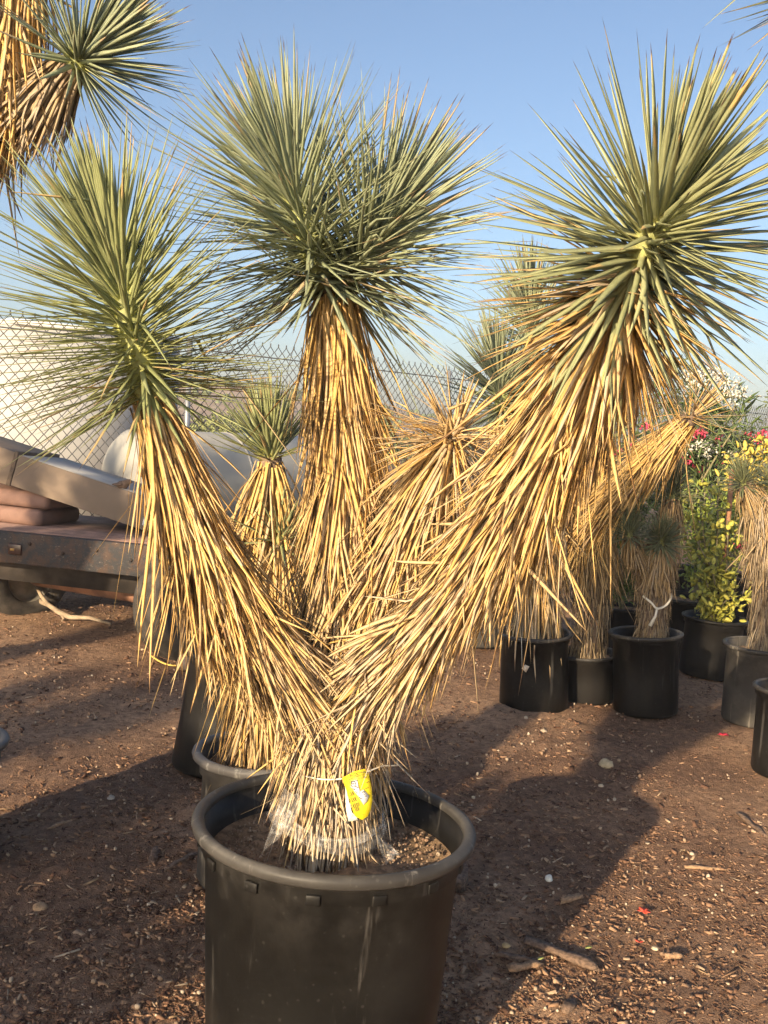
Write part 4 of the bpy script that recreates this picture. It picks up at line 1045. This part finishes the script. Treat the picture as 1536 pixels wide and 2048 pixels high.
# oleanders
s11 = Vector((P11.x, 8.2, P11.z - 0.05))
tips = [(1395, 775), (1425, 752), (1450, 775), (1475, 800), (1490, 825), (1370, 800), (1365, 850), (1400, 830), (1450, 840), (1345, 900), (1380, 900), (1430, 890)]
shrub('tall oleander with clusters of creamy white flowers', s11, fan(s11, [at(x_, y_, 8.2 + random.uniform(-.25, .25)) for x_, y_ in tips], 0.5, 0.1), 1900, 0.135, 0.020, 'oleander', False, 120, 0.11, 0.35, 'oleander', 'oleander_bush', 'oleander bushes', [(at(x_, y_, 8.05), 0.055, 'white_fl', 46) for x_, y_ in ((1400, 752), (1422, 745), (1440, 755), (1456, 765), (1385, 765), (1447, 790), (1466, 795), (1482, 792), (1405, 895), (1415, 902), (1398, 890))], stem_r=0.014)
s12 = Vector((P12.x, 8.4, P12.z - 0.05))
tips = [(1400, 890), (1428, 880), (1460, 920), (1500, 880), (1530, 880), (1560, 900), (1480, 960), (1400, 960), (1540, 960)]
shrub('oleander with pink-red flowers at the far right', s12, fan(s12, [at(x_, y_, 8.4 + random.uniform(-.2, .2)) for x_, y_ in tips], 0.5, 0.1), 1500, 0.13, 0.019, 'oleander', False, 80, 0.12, 0.3, 'oleander', 'oleander_bush', 'oleander bushes', [(at(x_, y_, 8.15), 0.03, 'pink_fl', 26) for x_, y_ in ((1400, 864), (1396, 872), (1428, 883), (1494, 876), (1528, 868), (1522, 883), (1450, 924), (1462, 918), (1382, 925), (1400, 940), (1480, 1090), (1500, 1100))] + [(at(1470, 912, 8.1), 0.03, 'white_fl', 22)], stem_r=0.012)
s14 = at(1250, 1150, 8.6); s14.z = 0.3
pot(Vector((s14.x, 8.6, 0)), 0.22, 0.36, 'black pot of the half-hidden pink oleander behind the leaning dead branch', 0.88, (0, 0), 'potdark', 'potdark', soil=0.05)
shrub('half-hidden pink oleander behind the leaning dead branch', s14, fan(s14, [at(x_, y_, 8.6 + random.uniform(-.2, .2)) for x_, y_ in ((1200, 900), (1245, 870), (1290, 850), (1320, 760), (1335, 800), (1230, 960), (1300, 940), (1180, 950))], 0.5, 0.1), 1500, 0.13, 0.019, 'oleander', False, 60, 0.13, 0.3, 'oleander', 'oleander_bush', 'oleander bushes', [(at(x_, y_, 8.3), 0.028, 'pink_fl', 24) for x_, y_ in ((1258, 897), (1296, 856), (1322, 745), (1330, 752), (1232, 905))], stem_r=0.012)
# golden bush right edge
s13 = Vector((P13.x, 7.4, P13.z - 0.05))
shrub('bush with round golden-yellow leaves at the right edge', s13, fan(s13, [at(x_, y_, 7.4 + random.uniform(-.1, .1)) for x_, y_ in ((1480, 885), (1500, 900), (1520, 890), (1545, 880), (1470, 930), (1500, 950), (1535, 960), (1580, 900))]), 520, 0.062, 0.045, 'goldleaf', True, 130, 0.08, 0.55)

def far_tree(label, base, crowns, n, L, mat, trunk_r=0.12, name='desert_tree', group='trees beyond the fence'):
    base = Vector(base); root = empty(name, base, label, 'tree', group)
    top = Vector(crowns[0][0])
    mb = MB(); mb.tube([Vector((0, 0, -.1)), (top - base) * .45 + Vector((.1, 0, 0)), (top - base)], [trunk_r, trunk_r * .7, trunk_r * .25], 8)
    for c, r in crowns[1:]: mb.tube([(top - base) * .35, (Vector(c) - base)], [trunk_r * .5, trunk_r * .15], 6)
    mb.obj('trunk', M['cane'], root, True)
    tot = sum(r[0] * r[1] * r[2] for c, r in crowns)
    Bs, lfs = [], []
    for c, r in crowns:
        k = max(60, int(n * (r[0] * r[1] * r[2] / tot) ** 0.8))
        nsub = 14; sub = A(c) + rs.normal(0, 0.42, (nsub, 3)) * A(r)
        def pts(q):
            o = nz(rs.normal(0, 1, (q, 3)))
            return sub[rs.randint(0, nsub, q)] + o * (rs.rand(q) ** 0.5)[:, None] * A(r) * 0.38, o
        B, lf = leaf_cloud(k, pts, L, L * 0.55)
        Bs.append(B); lfs.append(lf)
    B = np.concatenate(Bs); lf = np.concatenate(lfs)
    F = blade_faces(len(TSO)); FF = (F[None] + (np.arange(len(B)) * B.shape[1])[:, None, None]).reshape(-1, 4)
    tag(link('crown', mesh_np('crown', B.reshape(-1, 3) - A(base), FF, M[mat], lf.reshape(-1, 4)), root), kind='stuff')
def gb(px, d): p = at(px, 870, d); p.z = 0; return p
far_tree('pale green desert tree left of the middle trunk beyond the fence', gb(470, 32), [(at(470, 850, 32), (1.1, .8, .5)), (at(520, 870, 32), (.8, .7, .4)), (at(430, 872, 32), (.7, .6, .4))], 2200, 0.14, 'paletree')
far_tree('low green desert tree right of the middle trunk beyond the fence', gb(850, 36), [(at(850, 892, 36), (1.3, .8, .45)), (at(800, 905, 36), (.9, .6, .3)), (at(920, 890, 36), (1.2, .8, .5))], 2200, 0.15, 'treeleaf')
far_tree('feathery tree behind the white oleander', gb(1370, 21), [(at(1360, 790, 21), (.55, .5, .8)), (at(1340, 740, 21), (.3, .3, .4)), (at(1390, 850, 21), (.6, .5, .5))], 1500, 0.07, 'treeleaf')
far_tree('hazy green tree past the fence at the right', gb(1480, 26), [(at(1480, 880, 26), (.9, .7, .5)), (at(1440, 890, 26), (.7, .6, .5)), (at(1465, 830, 26), (.35, .3, .35))], 1800, 0.08, 'paletree')
far_tree('darker tree reaching in at the right edge', gb(1570, 22), [(at(1560, 860, 22), (.7, .6, .6)), (at(1550, 730, 22), (.16, .2, .5)), (at(1600, 780, 22), (.5, .5, .8))], 1800, 0.08, 'treeleaf')
far_tree('grey-green shrub mass low behind the oleanders', gb(1440, 17), [(at(1440, 940, 17), (1.0, .6, .55)), (at(1300, 930, 17), (1.0, .6, .6)), (at(1180, 920, 17), (.9, .6, .6))], 2000, 0.08, 'treeleaf')
# saguaro
sb = gb(772, 30); sg = empty('saguaro_cactus', sb, 'distant saguaro cactus seen through the fence', 'cactus')
msg = plain('saguaro_green', (0.16, 0.18, 0.08), 0.7, 0.3, 30)
ribs = lambda a: 0.07 * math.cos(12 * a)
tp = at(768, 826, 30) - sb; t2 = at(777, 834, 30) - sb
MB().lathe([(0.10, 0), (0.12, tp.z * .5), (0.12, tp.z * .9), (0.09, tp.z * .97), (0.001, tp.z)], 48, Matrix.Translation((tp.x, tp.y, 0)), ribs).obj('stem', msg, sg, True)
MB().tube([(tp.x, 0, tp.z * .55), (t2.x, 0, tp.z * .6), (t2.x + .02, 0, t2.z * .85), (t2.x + .02, 0, t2.z)], [.07, .09, .09, .03], 12).obj('arm', msg, sg, True)
# hill
m, t, b = new_mat('dry_hillside')
n1 = noise_n(t, 0.5, 6, 0.7); n2 = noise_n(t, 1.6, 4, 0.7)
c = mixc(t, sstep(t, n1, 0.4, 0.6), (0.30, 0.20, 0.14), (0.38, 0.28, 0.19)); c = mixc(t, mth(t, 'MULTIPLY', sstep(t, n2, 0.55, 0.65), 0.8), c, (0.13, 0.14, 0.07))
t.links.new(c, b.inputs['Base Color']); b.inputs['Roughness'].default_value = 0.95
V = []; F = []; nx_, ny_ = 60, 24
for j in range(ny_):
    for i in range(nx_):
        x = -75 + i * 1.15 * 1.6; y = 95 + j * 3.2
        u_ = (x + 33) / 26; v_ = (y - 130) / 30
        h = 5.8 * math.exp(-u_ * u_ * 0.9 - v_ * v_) + 2.2 * math.exp(-((x + 2) / 20) ** 2 - v_ * v_) + 0.9 * noise.noise(Vector((x * .12, y * .12, 0))) * math.exp(-v_ * v_)
        V.append((x, y, h - 0.15))
for j in range(ny_ - 1):
    for i in range(nx_ - 1): F.append((j * nx_ + i, j * nx_ + i + 1, (j + 1) * nx_ + i + 1, (j + 1) * nx_ + i))
tag(MB().add(V, F).obj('hill', m, None, True), kind='structure')
k = 260; bx0 = rs.uniform(-60, 10, k); by0 = rs.uniform(104, 132, k)
def hh(x, y):
    u_ = (x + 33) / 26; v_ = (y - 130) / 30
    return 5.8 * math.exp(-u_ * u_ * 0.9 - v_ * v_) + 2.2 * math.exp(-((x + 2) / 20) ** 2 - v_ * v_) - 0.1
P = []
for x, y in zip(bx0, by0):
    r = random.uniform(.25, .7); P.append(ico_v * r * rs.uniform(.7, 1.2, (12, 1)) * A([1, 1, .8]) + A([x, y, hh(x, y) + r * .4]))
lf = np.ones((k, 12, 4)); lf[..., 1] = rs.rand(k)[:, None]; lf[..., 0] = .4
tag(link('hillside_scrub', mesh_np('hillside_scrub', A(P).reshape(-1, 3), (ico_f[None] + (np.arange(k) * 12)[:, None, None]).reshape(-1, 3), M['treeleaf'], lf.reshape(-1, 4))), 'scattered dark scrub on the distant hillside', 'scrub', kind='stuff')
# yucca head peeking behind the middle trunk
b9 = at(765, 960, 6.2); b9.z = 0.35
pot(Vector((b9.x, 6.2, 0)), 0.2, 0.42, 'pot hidden behind the golden trunks, holding a short green yucca', 0.88, (0, 0), 'potdark', 'potdark', soil=0.05)
yucca('short green yucca peeking between the middle trunk and the dead head', b9, [dict(path=[tuple(b9)] + pth((765, 1050, 6.2), (762, 930, 6.2)), r0=.06, r1=.04, skirts=[dict(n=150, L=.28, Wd=.013, s0=.3, s1=1.0)])],
    [dict(p0=at(762, 930, 6.2), p1=at(760, 895, 6.2), n=90, L=.26, Wd=.016, ang0=100, ang1=5, mat='green')], 30, 20)

# ------------------------------------------------------------------ tags, string and plastic film on the big yucca
mstr = plain('white_string', (0.75, 0.70, 0.58), 0.7, 0.1, 30, bmp=0)
def ring_pts(px0, px1, py_fn, d, bulge, n=26):
    out_ = []
    for i in range(n):
        f = i / (n - 1); px = px0 + (px1 - px0) * f
        out_.append(at(px, py_fn(f), d - bulge * math.sin(math.pi * f)))
    return out_
sp = ring_pts(560, 795, lambda f: 1535 + 26 * math.sin(math.pi * min(1, f * 1.15)) - 4 * f, DP - 0.02, 0.125)
back = [Vector((q.x, 2 * DP - q.y + .0, q.z)) for q in sp[::-1]]
sp0 = sp[0]
tag(MB().tube([q - sp0 for q in sp + back + [sp[0]]], 0.0018, 5).obj('tie_string', mstr, None, True, sp0), 'thin white string tied round the big trunk above the pot', 'string')
mtagy = plain('yellow_tag_paper', (0.86, 0.68, 0.02), 0.5, 0.05, 10, bmp=0); mtagw = plain('white_sticker', (0.72, 0.70, 0.68), 0.5, 0.05, 20, bmp=0); mink = plain('black_ink', (0.03, 0.03, 0.03), 0.6, 0.1, 10, bmp=0)
DT = DP - 0.165
tg = empty('plant_tag', at(712, 1590, DT), 'bright yellow printed plant tag with a white sticker on the big trunk', 'tag')
TO = tg.location
def tpt(px, py, off=0.0): return at(px, py, DT - off) - TO
outline = [(684, 1556), (708, 1543), (729, 1538), (738, 1550), (743, 1575), (745, 1600), (742, 1618), (735, 1633), (724, 1640), (710, 1632), (706, 1622), (696, 1590)]
def plate(name, pts, mat, off, th, parent, curve=0.012):
    n = len(pts); cen = (sum(p[0] for p in pts) / n, sum(p[1] for p in pts) / n)
    V = []
    for o2 in (off + th, off):
        for f in (1.0, 0.5):
            for p in pts:
                x = cen[0] + (p[0] - cen[0]) * f; y = cen[1] + (p[1] - cen[1]) * f
                V.append(tpt(x, y, o2 - curve * ((x - 714) / 32) ** 2))
        V.append(tpt(*cen, o2 - curve * ((cen[0] - 714) / 32) ** 2))
    F = []
    m2 = 2 * n + 1
    for s_ in (0, m2):
        for i in range(n):
            j = (i + 1) % n
            q = (s_ + i, s_ + j, s_ + n + j, s_ + n + i); r = (s_ + n + i, s_ + n + j, s_ + 2 * n)
            F += [q if s_ else q[::-1], r if s_ else r[::-1]]
    for i in range(n): j = (i + 1) % n; F.append((i, j, m2 + j, m2 + i))
    return MB().add(V, F).obj(name, mat, parent)
plate('card', outline, mtagy, 0.0, 0.0012, tg)
plate('backing_card', [(690, 1570), (697, 1600), (706, 1628), (716, 1640), (697, 1643), (692, 1620)], plain('pale_tag_back', (0.7, 0.7, 0.6), 0.5, 0.05, 20, bmp=0), -0.004, 0.001, tg)
sticker = [(703, 1562), (714, 1559), (717, 1572), (719, 1584), (727, 1579), (738, 1592), (734, 1603), (727, 1610), (716, 1592), (701, 1573)]
plate('sticker', sticker, mtagw, 0.0035, 0.0008, tg)
def text_mesh(body, size):
    cu = bpy.data.curves.new('txt', 'FONT'); cu.body = body; cu.size = size; cu.align_x = 'CENTER'; cu.align_y = 'CENTER'
    ob = bpy.data.objects.new('txt', cu); COL.objects.link(ob)
    dg = bpy.context.evaluated_depsgraph_get(); me = bpy.data.meshes.new_from_object(ob.evaluated_get(dg))
    bpy.data.objects.remove(ob); return me
def write(body, px, py, h, rot, off, parent=None):
    me = text_mesh(body, h * DT / FPX * 1.3); me.materials.clear(); me.materials.append(mink)
    o = link('printed_text', me, parent or tg); p = tpt(px, py, off - 0.012 * ((px - 714) / 32) ** 2 * 0.9)
    o.matrix_local = Matrix.Translation(p) @ Matrix.Rotation(R(90), 4, 'X') @ Matrix.Rotation(R(rot), 4, 'Z')
    return o
write('ARIZONA', 712, 1548, 6.5, 22, 0.005); write('DEPARTMENT OF', 711, 1554.5, 5.2, 22, 0.005); write('AGRICULTURE', 709, 1561, 5.2, 22, 0.005)
for k_, (px, py, tx) in enumerate(((728, 1566, '--- ---'), (731, 1576, '----'), (703, 1588, 'III'), (706, 1600, 'IIII'), (711, 1611, 'IIIII'), (714, 1619, 'III'), (722, 1630, '- -'))):
    write(tx, px, py, 11 if 'I' in tx else 8, 24, 0.005)
write('A', 706, 1568, 7, 60, 0.007); write('5', 706, 1578, 8, 250, 0.007); write('2', 713, 1574, 7, 250, 0.007); write('Y', 712, 1584, 7, 250, 0.007); write('2', 720, 1596, 7, 250, 0.007); write('010', 729, 1588, 7, 310, 0.007)
for (cx, cy, r_) in ((706, 1568, 6), (730, 1550, 6)):
    MB().tube([tpt(cx + r_ * .75 * math.cos(a * .5236), cy + r_ * math.sin(a * .5236), 0.006 - 0.010 * ((cx - 714) / 32) ** 2) for a in range(13)], 0.0006, 5).obj('pen_circle', mink, tg)
# film
m, t, b = new_mat('clear_plastic_film')
b.inputs['Base Color'].default_value = (0.85, 0.82, 0.78, 1); b.inputs['Roughness'].default_value = 0.22; b.inputs['Alpha'].default_value = 0.33
n1 = noise_n(t, 25, 4, 0.6, stretch=(1, 1, 3)); bump(t, b, n1, 0.5, 0.006)
al = mth(t, 'ADD', 0.08, mth(t, 'MULTIPLY', sstep(t, n1, 0.48, 0.72), 0.3)); t.links.new(al, b.inputs['Alpha']); M['film'] = m
fo = at(650, 1640, DP)
fl_ = empty('plastic_film', fo, 'crumpled clear plastic film wrapped round the base of the big trunk', 'film')
V = []; F = []; ns, nr = 64, 8
for j in range(nr + 1):
    for i in range(ns):
        a = 2 * math.pi * i / ns
        z0 = at(655, 1618 + 30 * j / nr, DP).z + 0.012 * math.sin(a * 2 + 1) - .012 * math.cos(a)
        r = 0.122 + 0.006 * math.sin(j * 1.3 + a * 3) + 0.002 * random.uniform(-1, 1) + 0.010 * (j / nr)
        V.append((at(655, 1640, DP).x - fo.x + r * math.cos(a), r * math.sin(a), z0 - fo.z))
for j in range(nr):
    for i in range(ns): F.append((j * ns + i, j * ns + (i + 1) % ns, (j + 1) * ns + (i + 1) % ns, (j + 1) * ns + i))
MB().add(V, F).obj('band', M['film'], fl_, True)
def sheet(name, quad, n=10):
    a, b_, c_, d_ = [Vector(q) for q in quad]; V = []; F = []
    for j in range(n + 1):
        for i in range(n + 1):
            u, v = i / n, j / n
            p = a.lerp(b_, u).lerp(d_.lerp(c_, u), v) + Vector((0, math.sin(u * 13 + v * 5) * 0.006 + random.uniform(-.003, .003), random.uniform(-.002, .002))); V.append(p - fo)
    for j in range(n):
        for i in range(n): F.append((j * (n + 1) + i, j * (n + 1) + i + 1, (j + 1) * (n + 1) + i + 1, (j + 1) * (n + 1) + i))
    MB().add(V, F).obj(name, M['film'], fl_, True)
sheet('loose_flap', [at(568, 1578, DP - .11), at(610, 1596, DP - .14), at(590, 1640, DP - .15), at(522, 1712, DP - .18)])
sheet('loose_flap', [at(745, 1660, DP - .13), at(765, 1680, DP - .13), at(802, 1706, DP - .15), at(772, 1728, DP - .18)])
# white twine on the stubby yucca
tw = empty('white_twine', at(1312, 1200, 5.33), 'white twine knotted round the trunk of the stubby yucca', 'twine')
t0 = tw.location
def tq(px, py, d): return at(px, py, d) - t0
MB().tube(spline([tuple(tq(1287, 1193, 5.36)), tuple(tq(1302, 1205, 5.325)), tuple(tq(1314, 1217, 5.315)), tuple(tq(1330, 1212, 5.325)), tuple(tq(1341, 1198, 5.36)), tuple(tq(1338, 1186, 5.5)), tuple(tq(1300, 1186, 5.52)), tuple(tq(1287, 1193, 5.36))], 40), 0.0065, 6).obj('loop', mstr, tw, True)
MB().tube([tq(1314, 1217, 5.31), tq(1311, 1232, 5.30), tq(1300, 1252, 5.30)], [0.006, 0.007, 0.011], 6).obj('loose_end', mstr, tw, True)
# paper tag on P1
pt = empty('paper_tag', at(1050, 1335, 5.185), 'small paper tag hanging on the front of a black pot', 'tag')
q0 = pt.location; mpt = plain('kraft_tag', (0.62, 0.52, 0.40), 0.7, 0.1, 20, bmp=0)
V = [at(*p) - q0 for p in ((1043, 1337, 5.18), (1050, 1329, 5.18), (1059, 1333, 5.18), (1052, 1345, 5.18), (1043, 1337, 5.184), (1050, 1329, 5.184), (1059, 1333, 5.184), (1052, 1345, 5.184))]
MB().hexa(V).obj('card', mpt, pt)
MB().tube([at(1043, 1275, 5.16) - q0, at(1044, 1335, 5.182) - q0], 0.0015, 4).obj('thread', mstr, pt)

# ------------------------------------------------------------------ neighbouring yuccas of the same row, left of and behind the camera
def neighbour(x, y, H, hs, label, plabel, lean=(0.0, 0.0), Rp=0.26):
    pot(Vector((x, y, 0)), Rp, 0.5, plabel, 0.85, (0, 0), soil=0.06)
    b_ = Vector((x, y, 0.42))
    top = Vector((x + lean[0], y + lean[1], H))
    brs = [dict(path=[tuple(b_), tuple(b_.lerp(top, .5) + Vector((.03, 0, 0))), tuple(top)], r0=.085, r1=.06, skirts=[dict(n=700, L=.3, Wd=.016, s0=.1, s1=.99, flare=.25, grav=.25, grey0=.6, grey1=.1)])]
    hd = []
    for (dx, dy, z0, z1) in hs:
        p0 = Vector((x + dx, y + dy, z0)); p1 = Vector((x + dx * 1.15, y + dy * 1.15, z1))
        st = b_.lerp(top, .55)
        brs.append(dict(path=[tuple(st), tuple(st.lerp(p0, .5) + Vector((dx * .12, dy * .12, -.04))), tuple(p0)], r0=.065, r1=.05, skirts=[dict(n=420, L=.3, Wd=.016, s0=.1, s1=.99, flare=.25, grav=.25)]))
        hd.append(dict(p0=p0, p1=p1, n=240, L=.36, Wd=.021, ang0=115, ang1=8, pw=1.2, mat='blue'))
    hd.append(dict(p0=top, p1=top + Vector((lean[0] * .1, lean[1] * .1, .3)), n=240, L=.36, Wd=.021, ang0=115, ang1=8, pw=1.2, mat='blue'))
    yucca(label, b_, brs, hd, 0, 0)
neighbour(-2.2, 0.1, 1.15, [(-.45, .15, 1.0, 1.2), (.4, -.1, 1.0, 1.2), (-.05, .4, .95, 1.15)], 'squat yucca just outside the picture on the left of the camera', 'pot just outside the picture on the left of the camera')
neighbour(-4.0, 2.6, 2.5, [(-.55, .1, 2.35, 2.65), (.45, .2, 2.35, 2.65), (-.25, -.3, 2.0, 2.3), (.2, .35, 1.95, 2.25)], 'branching yucca far out of the picture on the left', 'pot of the yucca far out on the left')
neighbour(-3.3, 1.5, 1.05, [(-.35, .1, .9, 1.1), (.3, .1, .9, 1.1)], 'short bushy yucca out of the picture between two others', 'pot of the short bushy yucca out of the picture')

# ------------------------------------------------------------------ hazy air
hz = MB().box((0, 120, 6.5), (260, 270, 15.0)).mesh('haze', None)
m = bpy.data.materials.new('haze_air'); m.use_nodes = True; t = m.node_tree; t.nodes.clear()
o_ = t.nodes.new('ShaderNodeOutputMaterial'); pv = t.nodes.new('ShaderNodeVolumePrincipled')
pv.inputs['Color'].default_value = (0.92, 0.94, 1.0, 1); pv.inputs['Density'].default_value = 0.0020
t.links.new(pv.outputs[0], o_.inputs['Volume'])
hz.materials.append(m)
tag(link('haze', hz), 'thin pale haze hanging over the yard and the hill', 'haze', kind='stuff')
